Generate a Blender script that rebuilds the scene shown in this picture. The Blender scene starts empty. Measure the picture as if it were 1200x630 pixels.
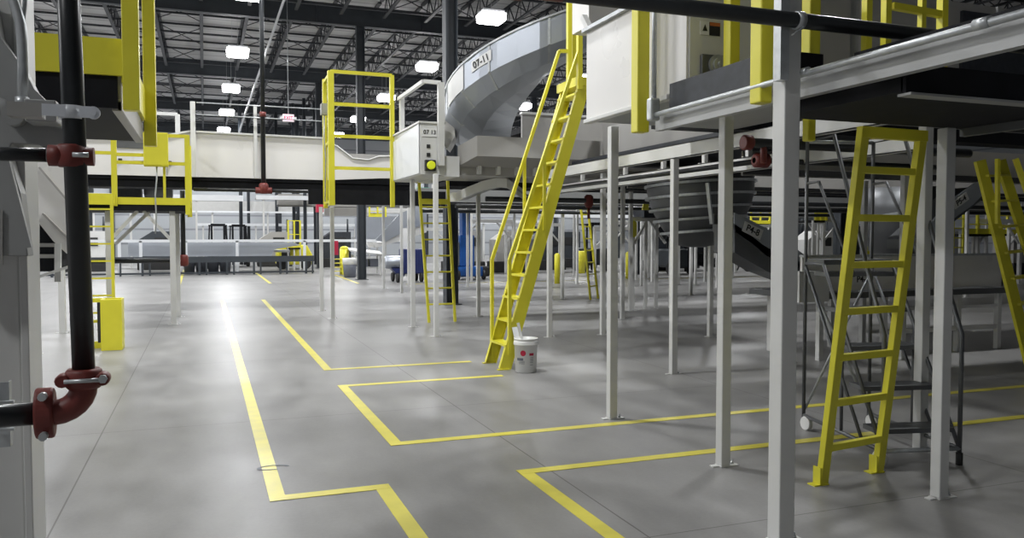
import bpy, bmesh, math, random
from mathutils import Vector, Matrix
random.seed(7)
C = bpy.context.scene.collection
PI = math.pi
# ------------------------------------------------------------------ camera model (1200x630)
F = 950.0; YAW = math.radians(20.75); PIT = math.radians(2.3); H = 1.65
FW = Vector((math.sin(YAW)*math.cos(PIT), math.cos(YAW)*math.cos(PIT), -math.sin(PIT)))
RT = Vector((math.cos(YAW), -math.sin(YAW), 0)); UP = RT.cross(FW)
def pt(x, y, X=None, Y=None, z=None, d=None):
    """world point seen at photo pixel (x, y) on a wall plane X=, Y=, z= or at depth d"""
    r = FW + RT*((x-600)/F) + UP*((315-y)/F)
    if X is not None: t = X/r.x
    elif Y is not None: t = Y/r.y
    elif z is not None: t = (z-H)/r.z
    else: t = d
    return Vector((t*r.x, t*r.y, H+t*r.z))
cam = bpy.data.cameras.new('camera'); co = bpy.data.objects.new('camera', cam); C.objects.link(co)
co.location = (0, 0, H); cam.sensor_width = 36; cam.lens = F/1200*36; cam.clip_end = 300; cam.clip_start = .05
co.rotation_euler = Matrix((RT, UP, -FW)).transposed().to_euler()
bpy.context.scene.camera = co
# ------------------------------------------------------------------ materials
MT = {}
def mat(name, col, rough=.5, metal=0, var=.06, scale=6, bump=0, spec=.5, rvar=.0):
    m = bpy.data.materials.new(name); m.use_nodes = True; n = m.node_tree.nodes; l = m.node_tree.links
    b = n['Principled BSDF']; b.inputs['Roughness'].default_value = rough; b.inputs['Metallic'].default_value = metal
    b.inputs['Specular IOR Level'].default_value = spec
    tc = n.new('ShaderNodeTexCoord'); nz = n.new('ShaderNodeTexNoise'); nz.inputs['Scale'].default_value = scale
    nz.inputs['Detail'].default_value = 4; l.new(tc.outputs['Object'], nz.inputs['Vector'])
    cr = n.new('ShaderNodeValToRGB'); cr.color_ramp.elements[0].position = .3; cr.color_ramp.elements[1].position = .7
    cr.color_ramp.elements[0].color = (*[c*(1-var) for c in col], 1); cr.color_ramp.elements[1].color = (*[min(1, c*(1+var)) for c in col], 1)
    l.new(nz.outputs['Fac'], cr.inputs['Fac']); l.new(cr.outputs['Color'], b.inputs['Base Color'])
    if rvar:
        mr = n.new('ShaderNodeMapRange'); mr.inputs['To Min'].default_value = rough-rvar; mr.inputs['To Max'].default_value = rough+rvar
        l.new(nz.outputs['Fac'], mr.inputs['Value']); l.new(mr.outputs['Result'], b.inputs['Roughness'])
    if bump:
        bp = n.new('ShaderNodeBump'); bp.inputs['Strength'].default_value = bump; bp.inputs['Distance'].default_value = .01
        l.new(nz.outputs['Fac'], bp.inputs['Height']); l.new(bp.outputs['Normal'], b.inputs['Normal'])
    MT[name] = m; return m
mat('yellow', (.76, .70, .045), .38, 0, .05, 3)
mat('white', (.66, .66, .64), .38, 0, .04, 3, rvar=.08)
mat('panel', (.74, .725, .70), .3, 0, .03, 1.5, rvar=.1)
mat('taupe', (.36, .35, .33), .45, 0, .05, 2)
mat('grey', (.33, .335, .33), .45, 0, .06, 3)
mat('zinc', (.72, .74, .78), .3, .25, .05, 20)
mat('galv', (.5, .52, .53), .38, .55, .12, 18)
mat('chute_paint', (.36, .385, .42), .4, 0, .05, 2)
mat('mid_grey', (.43, .435, .43), .42, 0, .05, 3)
mat('sheet', (.46, .49, .54), .33, .7, .04, 1.2, rvar=.04)
mat('darksheet', (.13, .135, .14), .42, .5, .1, 2)
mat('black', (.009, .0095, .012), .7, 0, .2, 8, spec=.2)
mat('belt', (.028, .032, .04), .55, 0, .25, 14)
mat('pipe', (.014, .016, .018), .3, 0, .2, 12)
mat('red', (.16, .026, .02), .5, 0, .12, 20)
mat('charcoal', (.035, .042, .05), .45, 0, .1, 4)
mat('truss', (.028, .031, .037), .5, 0, .1, 4)
mat('blue', (.015, .09, .33), .28, 0, .1, 6)
mat('navy', (.02, .03, .12), .35, 0, .1, 6)
mat('rubber', (.02, .02, .02), .7, 0, .1, 20)
mat('plastic_white', (.72, .72, .70), .35, 0, .02, 8)
mat('plastic_grey', (.13, .14, .17), .5, 0, .05, 8)
mat('label_white', (.75, .75, .74), .4, 0, .01, 8)
mat('ink', (.02, .02, .02), .5, 0, .01, 8)
mat('crimson', (.45, .015, .05), .45, 0, .03, 8)
mat('orange', (.55, .16, .04), .5, 0, .03, 8)
mat('green', (.18, .62, .42), .5, 0, .03, 8)
mat('line_yellow', (.72, .64, .09), .35, 0, .09, 5, rvar=.08)
mat('steel_white', (.78, .80, .82), .4, 0, .03, 2)
def emat(name, col, s):
    m = bpy.data.materials.new(name); m.use_nodes = True; n = m.node_tree.nodes; b = n['Principled BSDF']
    b.inputs['Base Color'].default_value = (*col, 1); b.inputs['Emission Color'].default_value = (*col, 1)
    b.inputs['Emission Strength'].default_value = s; MT[name] = m
emat('lamp', (1, .98, 1), 14); emat('exit_glow', (1, .52, .62), 1.0); emat('bulb', (.8, .88, 1), 6); emat('button', (.55, .6, .02), .35)
# concrete floor: mottled, sealed, saw-cut joints every 3.09 m
m = bpy.data.materials.new('concrete'); m.use_nodes = True; n = m.node_tree.nodes; l = m.node_tree.links; b = n['Principled BSDF']; b.inputs['Specular IOR Level'].default_value = .13
tc = n.new('ShaderNodeTexCoord'); sx = n.new('ShaderNodeSeparateXYZ'); l.new(tc.outputs['Object'], sx.inputs[0])
def mth(op, a, c=None):
    q = n.new('ShaderNodeMath'); q.operation = op
    for i, v in enumerate((a, c)):
        if v is None: continue
        if isinstance(v, (int, float)): q.inputs[i].default_value = v
        else: l.new(v, q.inputs[i])
    return q.outputs[0]
def joint(sock, off, sp, w):
    v = mth('PINGPONG', mth('SUBTRACT', sock, off), sp/2.0 if False else sp)
    v2 = mth('PINGPONG', mth('SUBTRACT', sock, off), sp)   # 0 at joints of period 2*sp
    return mth('LESS_THAN', v2, w)
def joint2(sock, off, sp, w):
    return mth('LESS_THAN', mth('PINGPONG', mth('SUBTRACT', sock, off), sp/2), w)
jm = mth('MAXIMUM', joint2(sx.outputs['X'], -.83, 3.09, .005), joint2(sx.outputs['Y'], 3.84, 3.7, .004))
def noise(sc, det=5, stretch=None):
    q = n.new('ShaderNodeTexNoise'); q.inputs['Scale'].default_value = sc; q.inputs['Detail'].default_value = det
    if stretch:
        mp = n.new('ShaderNodeMapping'); mp.inputs['Scale'].default_value = stretch; l.new(tc.outputs['Object'], mp.inputs[0]); l.new(mp.outputs[0], q.inputs['Vector'])
    else: l.new(tc.outputs['Object'], q.inputs['Vector'])
    return q.outputs['Fac']
n1 = noise(.55, 6); n2 = noise(3.5, 6, (1, .45, 1)); n3 = noise(40, 3)
cr = n.new('ShaderNodeValToRGB'); cr.color_ramp.elements[0].position = .36; cr.color_ramp.elements[1].position = .66
cr.color_ramp.elements[0].color = (.205, .202, .197, 1); cr.color_ramp.elements[1].color = (.315, .31, .302, 1)
l.new(mth('ADD', mth('MULTIPLY', n1, .45), mth('ADD', mth('MULTIPLY', n2, .45), mth('MULTIPLY', n3, .1))), cr.inputs['Fac'])
mx = n.new('ShaderNodeMix'); mx.data_type = 'RGBA'; l.new(mth('MULTIPLY', jm, .7), mx.inputs[0]); l.new(cr.outputs[0], mx.inputs[6]); mx.inputs[7].default_value = (.07, .065, .06, 1)
l.new(mx.outputs[2], b.inputs['Base Color'])
mr = n.new('ShaderNodeMapRange'); mr.inputs['From Min'].default_value = .25; mr.inputs['From Max'].default_value = .75; mr.inputs['To Min'].default_value = .3; mr.inputs['To Max'].default_value = .42
l.new(n2, mr.inputs['Value']); l.new(mr.outputs[0], b.inputs['Roughness'])
bp = n.new('ShaderNodeBump'); bp.inputs['Strength'].default_value = .03; bp.inputs['Distance'].default_value = .003; l.new(n2, bp.inputs['Height']); l.new(bp.outputs[0], b.inputs['Normal'])
MT['concrete'] = m
# ribbed metal deck / corrugated wall
def ribbed(name, c1, c2, axis, per):
    m = bpy.data.materials.new(name); m.use_nodes = True; n = m.node_tree.nodes; l = m.node_tree.links; b = n['Principled BSDF']; b.inputs['Roughness'].default_value = .5
    tc = n.new('ShaderNodeTexCoord'); s = n.new('ShaderNodeSeparateXYZ'); l.new(tc.outputs['Object'], s.inputs[0])
    pp = n.new('ShaderNodeMath'); pp.operation = 'PINGPONG'; pp.inputs[1].default_value = per; l.new(s.outputs[axis], pp.inputs[0])
    lt = n.new('ShaderNodeMath'); lt.operation = 'LESS_THAN'; lt.inputs[1].default_value = per*.12; l.new(pp.outputs[0], lt.inputs[0])
    mx = n.new('ShaderNodeMix'); mx.data_type = 'RGBA'; mx.inputs[6].default_value = (*c1, 1); mx.inputs[7].default_value = (*c2, 1)
    l.new(lt.outputs[0], mx.inputs[0]); l.new(mx.outputs[2], b.inputs['Base Color']); MT[name] = m
ribbed('deck', (.56, .56, .56), (.32, .32, .33), 'Y', .45)
ribbed('wallmat', (.36, .38, .40), (.22, .23, .25), 'Z', .55)
# ------------------------------------------------------------------ geometry helpers
class B:
    def __init__(s): s.bm = bmesh.new()
    def box(s, a, b):
        x0, x1 = sorted((a[0], b[0])); y0, y1 = sorted((a[1], b[1])); z0, z1 = sorted((a[2], b[2]))
        v = [s.bm.verts.new(p) for p in ((x0,y0,z0),(x1,y0,z0),(x1,y1,z0),(x0,y1,z0),(x0,y0,z1),(x1,y0,z1),(x1,y1,z1),(x0,y1,z1))]
        for f in ((0,3,2,1),(4,5,6,7),(0,1,5,4),(1,2,6,5),(2,3,7,6),(3,0,4,7)): s.bm.faces.new([v[i] for i in f])
        return s
    def cb(s, c, sz): return s.box([c[i]-sz[i]/2 for i in range(3)], [c[i]+sz[i]/2 for i in range(3)])
    def frame(s, p, q, hint):
        d = (Vector(q)-Vector(p)).normalized(); h = Vector(hint)
        if abs(d.dot(h)) > .98: h = Vector((1, 0, 0)) if abs(d.x) < .9 else Vector((0, 1, 0))
        u = d.cross(h).normalized(); return d, u, u.cross(d).normalized()
    def bar(s, p, q, w, h, hint=(0, 0, 1)):
        """rectangular bar p->q, w across, h along the hint direction"""
        p = Vector(p); q = Vector(q); d, u, v = s.frame(p, q, hint); vs = []
        for e in (p, q):
            for a, b_ in ((-1,-1),(1,-1),(1,1),(-1,1)): vs.append(s.bm.verts.new(e+u*a*w/2+v*b_*h/2))
        for f in ((3,2,1,0),(4,5,6,7),(0,1,5,4),(1,2,6,5),(2,3,7,6),(3,0,4,7)): s.bm.faces.new([vs[i] for i in f])
        return s
    def channel(s, p, q, w, h, t=.006, hint=(0, 0, 1), flip=1):
        """C section: web plus two flanges"""
        p = Vector(p); q = Vector(q); d, u, v = s.frame(p, q, hint)
        s.bar(p, q, t, h, hint)
        for k in (-1, 1):
            o = v*k*(h/2-t/2)+u*flip*w/2; s.bar(p+o, q+o, w, t, hint)
        return s
    def tube(s, p, q, r, n=12, cap=True, r2=None):
        p = Vector(p); q = Vector(q); d, u, v = s.frame(p, q, (0, 0, 1)); rings = []
        for e, rr in ((p, r), (q, r if r2 is None else r2)):
            rings.append([s.bm.verts.new(e+(u*math.cos(2*PI*i/n)+v*math.sin(2*PI*i/n))*rr) for i in range(n)])
        for i in range(n):
            f = s.bm.faces.new((rings[0][i], rings[0][(i+1)%n], rings[1][(i+1)%n], rings[1][i])); f.smooth = True
        if cap: s.bm.faces.new(rings[0][::-1]); s.bm.faces.new(rings[1])
        return s
    def path(s, pts, r, n=10):
        pts = [Vector(p) for p in pts]; rings = []; u = None
        for i, p in enumerate(pts):
            d = (pts[min(i+1, len(pts)-1)]-pts[max(i-1, 0)]).normalized()
            if u is None: u = d.orthogonal().normalized()
            u = (u-d*u.dot(d)).normalized(); v = d.cross(u)
            rings.append([s.bm.verts.new(p+(u*math.cos(2*PI*k/n)+v*math.sin(2*PI*k/n))*r) for k in range(n)])
        for a, b_ in zip(rings, rings[1:]):
            for k in range(n):
                f = s.bm.faces.new((a[k], a[(k+1)%n], b_[(k+1)%n], b_[k])); f.smooth = True
        s.bm.faces.new(rings[0][::-1]); s.bm.faces.new(rings[-1]); return s
    def lathe(s, c, prof, n=24, axis='z', smooth=True):
        c = Vector(c); rings = []
        for r, h in prof:
            ring = []
            for k in range(n):
                a = 2*PI*k/n; x, y = r*math.cos(a), r*math.sin(a)
                ring.append(s.bm.verts.new(c+(Vector((x, y, h)) if axis == 'z' else Vector((h, x, y)) if axis == 'x' else Vector((x, h, y)))))
            rings.append(ring)
        for a, b_ in zip(rings, rings[1:]):
            for k in range(n):
                f = s.bm.faces.new((a[k], a[(k+1)%n], b_[(k+1)%n], b_[k])); f.smooth = smooth
        s.bm.faces.new(rings[0][::-1]); s.bm.faces.new(rings[-1]); return s
    def prism(s, poly, off):
        off = Vector(off); a = [s.bm.verts.new(Vector(p)) for p in poly]; b_ = [s.bm.verts.new(Vector(p)+off) for p in poly]; k = len(poly)
        s.bm.faces.new(a); s.bm.faces.new(b_[::-1])
        for i in range(k): s.bm.faces.new((a[i], b_[i], b_[(i+1)%k], a[(i+1)%k]))
        return s
    def quad(s, *p): s.bm.faces.new([s.bm.verts.new(Vector(q)) for q in p]); return s
    def sweep(s, sections, closed=True, smooth=False):
        """sections: list of closed point loops"""
        rings = [[s.bm.verts.new(Vector(p)) for p in sec] for sec in sections]; k = len(rings[0])
        for a, b_ in zip(rings, rings[1:]):
            for i in range(k): 
                f = s.bm.faces.new((a[i], a[(i+1)%k], b_[(i+1)%k], b_[i])); f.smooth = smooth
        s.bm.faces.new(rings[0][::-1]); s.bm.faces.new(rings[-1]); return s
def fin(name, b, m, parent=None, bev=0, loc=None):
    base = Vector(parent['_w']) if parent is not None else Vector(loc or (0, 0, 0))
    bmesh.ops.recalc_face_normals(b.bm, faces=b.bm.faces)
    bmesh.ops.translate(b.bm, verts=b.bm.verts, vec=-base)
    me = bpy.data.meshes.new(name); b.bm.to_mesh(me); b.bm.free(); me.materials.append(MT[m])
    o = bpy.data.objects.new(name, me); C.objects.link(o)
    o['_w'] = tuple(base)
    if parent is not None: o.parent = parent
    else: o.location = base
    if bev:
        md = o.modifiers.new('bevel', 'BEVEL'); md.width = bev; md.segments = 2; md.limit_method = 'ANGLE'
    return o
def thing(name, label, cat, loc=(0, 0, 0), group=None):
    o = bpy.data.objects.new(name, None); C.objects.link(o); o.location = loc; o.empty_display_size = .1
    o['label'] = label; o['category'] = cat; o['_w'] = tuple(loc)
    if group: o['group'] = group
    return o
def tag(o, label, cat, group=None):
    o['label'] = label; o['category'] = cat
    if group: o['group'] = group
    return o
def struct(name, b, m): o = fin(name, b, m); o['kind'] = 'structure'; return o
def copy_tree(o, parent=None):
    c = o.copy(); C.objects.link(c)
    if parent is not None: c.parent = parent
    for ch in list(o.children): copy_tree(ch, c)
    return c
def text(s, size, org, xd, ud, parent, m='ink', name='lettering', thick=.0015, cx=True):
    cu = bpy.data.curves.new('t', 'FONT'); cu.body = s; cu.size = size; cu.align_x = 'CENTER' if cx else 'LEFT'; cu.align_y = 'CENTER'; cu.extrude = thick; cu.offset = size*.02
    t = bpy.data.objects.new('t', cu); C.objects.link(t)
    dg = bpy.context.evaluated_depsgraph_get(); me = bpy.data.meshes.new_from_object(t.evaluated_get(dg))
    bpy.data.objects.remove(t); bpy.data.curves.remove(cu)
    xd = Vector(xd).normalized(); ud = Vector(ud); ud = (ud-xd*ud.dot(xd)).normalized(); nd = xd.cross(ud)
    M = Matrix((xd, ud, nd)).transposed().to_4x4(); M.translation = Vector(org)-Vector(parent['_w'])
    me.transform(M); me.materials.clear(); me.materials.append(MT[m]); me.name = name
    o = bpy.data.objects.new(name, me); C.objects.link(o); o.parent = parent; o['_w'] = parent['_w']; return o
# ------------------------------------------------------------------ building
XL, XR, YB, YF, ZC = -26, 60, -10, 68, 10.6
struct('floor', B().box((XL, YB, -.2), (XR, YF, 0)), 'concrete')
struct('ceiling', B().box((XL, YB, ZC), (XR, YF, ZC+.15)), 'deck')
struct('wall_far', B().box((XL, YF, 0), (XR, YF+.2, ZC)), 'wallmat')
struct('wall_back', B().box((XL, YB-.2, 0), (XR, YB, ZC)), 'wallmat')
struct('wall_left', B().box((XL-.2, YB, 0), (XL, YF, ZC)), 'wallmat')
struct('wall_right', B().box((XR, YB, 0), (XR+.2, YF, ZC)), 'wallmat')
ZG = 9.55
GY = [7, 19, 31, 43, 55, 67]; GX = [-18.4, -6.4, 5.6, 17.6, 29.6, 41.6]
ordn = {7: 'nearest', 19: 'second', 31: 'third', 43: 'fourth', 55: 'fifth', 67: 'farthest'}
for y in GY:
    b = B()
    b.box((XL, y-.012, ZG), (XR, y+.012, ZG+.75)); b.box((XL, y-.13, ZG), (XR, y+.13, ZG+.03)); b.box((XL, y-.13, ZG+.72), (XR, y+.13, ZG+.75))
    x = XL+2
    while x < XR: b.box((x-.006, y-.12, ZG+.03), (x+.006, y+.12, ZG+.72)); x += 4
    tag(fin('roof_girder', b, 'charcoal', loc=(0, y, ZG)), 'dark solid roof girder running across the hall, %s from the camera under the joists' % ordn[y], 'girder')
def column(x, y, lab, grp=None):
    t = thing('building_column', lab, 'column', (x, y, 0), grp)
    b = B(); w = .3
    b.box((x-w/2, y-.008, 0.02), (x+w/2, y+.008, ZG)); b.box((x-w/2, y-.15, 0.02), (x-w/2+.018, y+.15, ZG)); b.box((x+w/2-.018, y-.15, 0.02), (x+w/2, y+.15, ZG))
    fin('shaft', b, 'charcoal', t)
    fin('base_plate', B().box((x-.22, y-.22, 0), (x+.22, y+.22, .02)), 'charcoal', t)
clab = {(5.6, 19): 'thick charcoal building column standing just behind the small yellow ladder under the cabinet',
        (5.6, 31): 'charcoal building column behind the tall yellow guard frame, next to the trash bin',
        (5.6, 43): 'charcoal building column left of the yellow guard frame with a red band',
        }
for x in GX:
    for y in GY[1:]:
        if (x, y) in ((-18.4, 19),): continue
        lab = clab.get((x, y))
        column(x, y, lab or 'charcoal steel building column standing deep in the hall', None if lab else 'distant building columns')
# red band on the fourth-row column is a sign wrapped on it
tag(fin('column_wrap', B().box((5.42, 42.8, 2.9), (5.78, 43.2, 3.5)), 'crimson'), 'red band wrapped round a charcoal column beyond the overhead conveyor', 'sign')
# joists: one open web truss per bay and line
def joist_mesh():
    b = B(); L = 11.74; D = .8; z1 = 0; z0 = -D
    b.box((-.07, 0, z1-.07), (.07, L, z1)); b.box((-.06, .4, z0), (.06, L-.4, z0+.06))
    n = 18; s = (L-.8)/n
    for i in range(n):
        ya = .4+i*s; yb = ya+s; a, c = ((z0+.02, z1-.03) if i % 2 == 0 else (z1-.03, z0+.02))
        b.bar((0, ya, a), (0, yb, c), .035, .035)
        if i % 2 == 0: b.bar((0, yb, z0), (0, yb, z1-.02), .02, .02)
    return b
protoj = None
JX = [-17.6+1.6*i for i in range(34)]
for y in GY[1:5]:
    for x in JX:
        if x > 32 and y < 40: continue
        if protoj is None:
            protoj = fin('roof_joist', joist_mesh(), 'truss'); o = protoj
        else: o = protoj.copy(); C.objects.link(o)
        o.location = (x, y+.13, ZC)
        tag(o, 'dark open web steel joist spanning between roof girders under the metal deck', 'joist', 'open web roof joists in bay from the %s girder' % ordn[y])
        o['label'] = 'dark open web steel roof joist in the bay beyond the %s girder' % ordn[y]
for y in GY[1:5]:
    o0 = None
    for k in range(7):
        yy = y+1.5+k*1.5
        if o0 is None:
            b = B(); b.bar((JX[0]-1, 0, 0), (JX[-1]+1, 0, 0), .08, .07); o = o0 = fin('bridging_rail', b, 'truss')
        else: o = o0.copy(); C.objects.link(o)
        o.location = (0, yy, ZC-.08 if k % 2 else ZC-.76)
        tag(o, 'thin dark bracing rail crossing the roof joists beyond the %s girder' % ordn[y], 'bracing', 'bracing rails beyond the %s girder' % ordn[y])
# X bridging between joists (diagonal crosses), one set per pair of joists
ob = None
for y in GY[1:5]:
    for k in (2, 5, 8):
        for i, x in enumerate(JX[:-1]):
            if i % 3 == 2 or x > 26: continue
            if ob is None:
                b = B(); b.bar((0, 0, 0), (1.6, 0, -.7), .03, .03); b.bar((0, .02, -.7), (1.6, .02, 0), .03, .03)
                ob = fin('cross_brace', b, 'truss'); o = ob
            else: o = ob.copy(); C.objects.link(o)
            o.location = (x, y+k*1.3, ZC-.05)
            tag(o, 'dark crossed brace between two roof joists beyond the %s girder' % ordn[y], 'brace', 'crossed braces beyond the %s girder' % ordn[y])
# high-bay lamps
proto_l = None
rowname = {1: 'row running over the overhead conveyor', 2: 'row above the yellow guard frame and grey chute'}
for i in range(-3, 5):
    for j in range(-1, 9):
        x = 1.27+7.38*i; y = .7+8*j
        if x > XR-1 or y > YF-1 or (y < 8 and not (i == -1 and y > 0)) or (i >= 2 and y < 30): continue  # the near left lamp, out of view, is added to brighten the foreground
        zl = 8.75
        if proto_l is None:
            t = thing('high_bay_light', '', 'ceiling light', (x, y, zl))
            c = (x, y, zl)
            fin('housing', B().box((x-.36, y-.3, zl-.04), (x+.36, y+.3, zl+.08)), 'steel_white', t, bev=.02)
            fin('lens', B().sweep([[(x+sx_*w, y+sy_*h, zl+zz) for sx_, sy_ in ((-1,-1),(1,-1),(1,1),(-1,1))] for w, h, zz in ((.40, .33, -.04), (.38, .31, -.26), (.30, .24, -.30))]), 'lamp', t)
            fin('cable', B().tube((x, y, zl+.08), (x, y, ZC+.01), .008, 6).tube((x-.2, y, zl+.08), (x-.2, y, ZC-.02), .004, 5).tube((x+.2, y, zl+.08), (x+.2, y, ZC-.02), .004, 5), 'galv', t)
            ld = bpy.data.lights.new('lamp_glow', 'AREA'); ld.shape = 'RECTANGLE'; ld.size = .7; ld.size_y = .55; ld.energy = 300; ld.color = (.97, .985, 1)
            lo = bpy.data.objects.new('lamp_glow', ld); C.objects.link(lo); lo.parent = t; lo.location = (0, 0, -.32)
            proto_l = t; o = t
        else:
            o = copy_tree(proto_l); o.location = (x, y, zl)
        if i in (0, 1) and y > 20:
            rn = 'left row' if i == 0 else 'right row'
            k = [q for q in range(-1, 9) if .7+8*q > 20].index(j)
            o['label'] = '%s glowing high bay lamp from the camera in the %s' % (('first', 'second', 'third', 'fourth', 'fifth', 'sixth')[k], rn)
            if 'group' in o: del o['group']
        else:
            o['label'] = 'glowing white high bay lamp hanging over another part of the hall'; o['group'] = 'high bay lamps over the rest of the hall'
# ------------------------------------------------------------------ painted floor lines (thin paint)
def line(pts, lab, w=.1, grp=None):
    b = B(); z = .003
    ps = [Vector((p[0], p[1])) for p in pts]
    for i in range(len(ps)-1):
        p, q = ps[i], ps[i+1]; d = (q-p).normalized(); e = w/2
        p2 = p-d*e*(1 if i else 0); q2 = q+d*e*(1 if i < len(ps)-2 else 0); nn = Vector((-d.y, d.x))*e
        zz = z+.0006*(i % 2)
        b.prism([(p2.x+nn.x, p2.y+nn.y, .0005), (q2.x+nn.x, q2.y+nn.y, .0005), (q2.x-nn.x, q2.y-nn.y, .0005), (p2.x-nn.x, p2.y-nn.y, .0005)], (0, 0, zz-.0005))
    tag(fin('floor_line', b, 'line_yellow'), lab, 'floor marking', grp)
def g(x, y): v = pt(x, y, z=0); return (v.x, v.y)
p1 = g(261, 352); p2 = g(324, 584)
xa = (p1[0]+p2[0])/2; p3 = g(450, 573); p4 = g(490, 630)
line([(xa, p1[1]), (xa, p2[1]), (p3[0], p2[1]), (p3[0], 2.6)], 'long yellow aisle line that jogs right at its near end, leftmost of the floor lines')
p = g(309, 351); q = g(384, 433); r = g(555, 425); line([(q[0], p[1]), (q[0], q[1]), (r[0], q[1])], 'yellow L-shaped floor line whose corner lies farthest, ending short of the steep yellow ladder')
p = g(585, 438); q = g(402, 452); r = g(463, 520); xx = (q[0]+r[0])/2
line([(p[0], q[1]), (xx, q[1]), (xx, r[1]), (12.5, r[1])], 'yellow floor line with two corners, starting at the steep ladder foot and running right')
q = g(612, 553); r = g(714, 630); xx = q[0]+.02
line([(xx, 2.6), (xx, q[1]), (12.5, q[1])], 'nearest yellow floor line, turning right towards the right-hand yellow ladder')
for a, c, lab in (((298, 318), (317, 332), 'short faded yellow floor line by the black bench, under the overhead conveyor'), ((216, 316), (209, 336), 'short yellow floor line beside the left platform post'),
                  ((393, 322), (420, 332), 'pale yellow line on the floor by the grey trash bin')):
    line([g(*a), g(*c)], lab)
v0 = g(700, 324)
line([(6.5, 27.5), (26, 27.5)], 'distant yellow cross line on the floor beyond the forest of posts')
gx, gy = g(320, 548)
b = B(); ring = [[(gx+math.cos(a)*(.10+dr_), gy+math.sin(a)*(.055+dr_*.6), z) for dr_, z in ((-.012, .0042), (.012, .0042), (.012, .005), (-.012, .005))] for a in [2*PI*k/24 for k in range(20)]]
tag(fin('tyre_smudge', b.sweep(ring), 'plastic_grey'), 'small dark ring-shaped smudge on the long aisle line near its jog', 'stain')
# ------------------------------------------------------------------ posts
PC = {}
def post(x, y, h, lab, w=.076, grp=None, m='white', z0=0):
    t = thing('steel_post', lab, 'post', (x, y, z0), grp)
    key = (round(w, 3), round(h, 2), m)
    if key not in PC:
        a = fin('shaft', B().box((x-w/2, y-w/2, z0+.008), (x+w/2, y+w/2, z0+h)), m, t, bev=.006)
        c = fin('base_plate', B().box((x-w/2-.005, y-w*.55, z0), (x+w/2+.07, y+w*.55, z0+.008)).box((x-w/2-.06, y-w*.3, z0), (x-w/2, y+w*.3, z0+.008)), m, t)
        k = fin('anchor_bolt', B().lathe((x+w/2+.04, y, z0+.008), [(.012, 0), (.012, .012), (.006, .013), (.006, .03)], 8), 'galv', t)
        PC[key] = (a, c, k)
    else:
        for a in PC[key]:
            q = a.copy(); C.objects.link(q); q.parent = t
    return t
SP = [
 (3.43, 6.5, 2.63, 'white square steel post under the white machine box, at the line bend'),
 (3.47, 4.87, 2.5, 'white square steel post just left of the big foreground post, by the yellow line'),
 (4.32, 3.78, 2.32, 'white square steel post right of the near yellow ladder, holding up the black deck'),
 (5.24, 8.37, 2.57, 'white steel post midway between the bucket and the foreground post, with a wide foot plate'),
 (3.55, 12.9, 2.67, 'white steel post under the control cabinet, in front of the small yellow ladder'),
 (3.53, 14.41, 2.67, 'grey-white steel post just left of the small yellow ladder'),
 (2.39, 16.48, 2.24, 'white steel post below the front leg of the yellow guard frame'),
 (2.41, 18.28, 2.3, 'white steel post behind and left of the one under the yellow guard frame'),
 (5.24, 15.78, 2.72, 'slim white steel post in front of the blue lift machine'),
 (5.26, 12.15, 2.6, 'white steel post just beyond the white bucket'),
 (8.83, 19.54, 2.7, 'thin white steel post between the steep ladder and the distant yellow ladder'),
 (6.23, 12.15, 2.7, 'white steel post directly behind the one under the white machine box, on its left'),
 (7.75, 14.27, 2.8, 'grey steel post right behind the one under the machine box, nearer of a close pair'),
 (8.81, 15.85, 2.8, 'grey steel post right behind the one under the machine box, farther of a close pair'),
 (7.78, 11.31, 2.6, 'grey-white steel post beside the ribbed grey spiral chute'),
 (5.16, 4.70, 2.5, 'white steel post seen directly behind the right-hand deck post'),
 (8.72, 8.27, 2.5, 'white post behind the rungs of the near yellow ladder'),
 (9.48, 9.75, 2.5, 'white post deep behind the yellow ladder, at the low conveyor'),
]
for x, y, h, lab in SP: post(x, y, h, lab)
t = post(2.9, 3.54, 3.6, 'thickest light grey steel post, in the right foreground, running out of the view', w=.1)
fa = [(12.7, 19.4), (13.56, 23.66), (15.06, 25.5), (15.97, 26.7), (15.39, 27.24), (15.11, 23.84), (15.65, 23.63), (15.38, 22.0), (5.37, 23.27), (5.28, 25.38), (6.33, 26.4), (12.08, 25.5),
      (14.2, 20.2), (16.8, 20.5), (18.2, 22.5), (17.1, 25.2), (10.6, 24.4), (11.2, 29.3), (9.1, 28.2), (14.3, 30.5), (17.7, 30.1), (19.6, 27), (12.9, 32.3), (20.4, 21), (8.0, 25.2), (16.5, 16.2), (19.2, 16.1), (21.3, 13.2), (10.5, 19.9)]
for x, y in fa: post(x, y, 2.6, 'thin white mezzanine post standing in the far forest of posts under the conveyors', grp='distant mezzanine posts')
post(-.56, 16.45, 2.12, 'white post holding the near right corner of the left yellow platform', w=.1)
post(-.52, 17.96, 2.12, 'white post behind the near right corner post of the left platform', w=.09)
post(-1.66, 16.6, 2.12, 'white post behind the ladder of the left yellow platform', w=.09)
post(-2.29, 15.63, 2.4, 'white steel post just left of the black riser pipe', w=.1)
post(-2.25, 13.0, 2.0, 'thin white post partly hidden by the big left column', w=.05)
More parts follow.
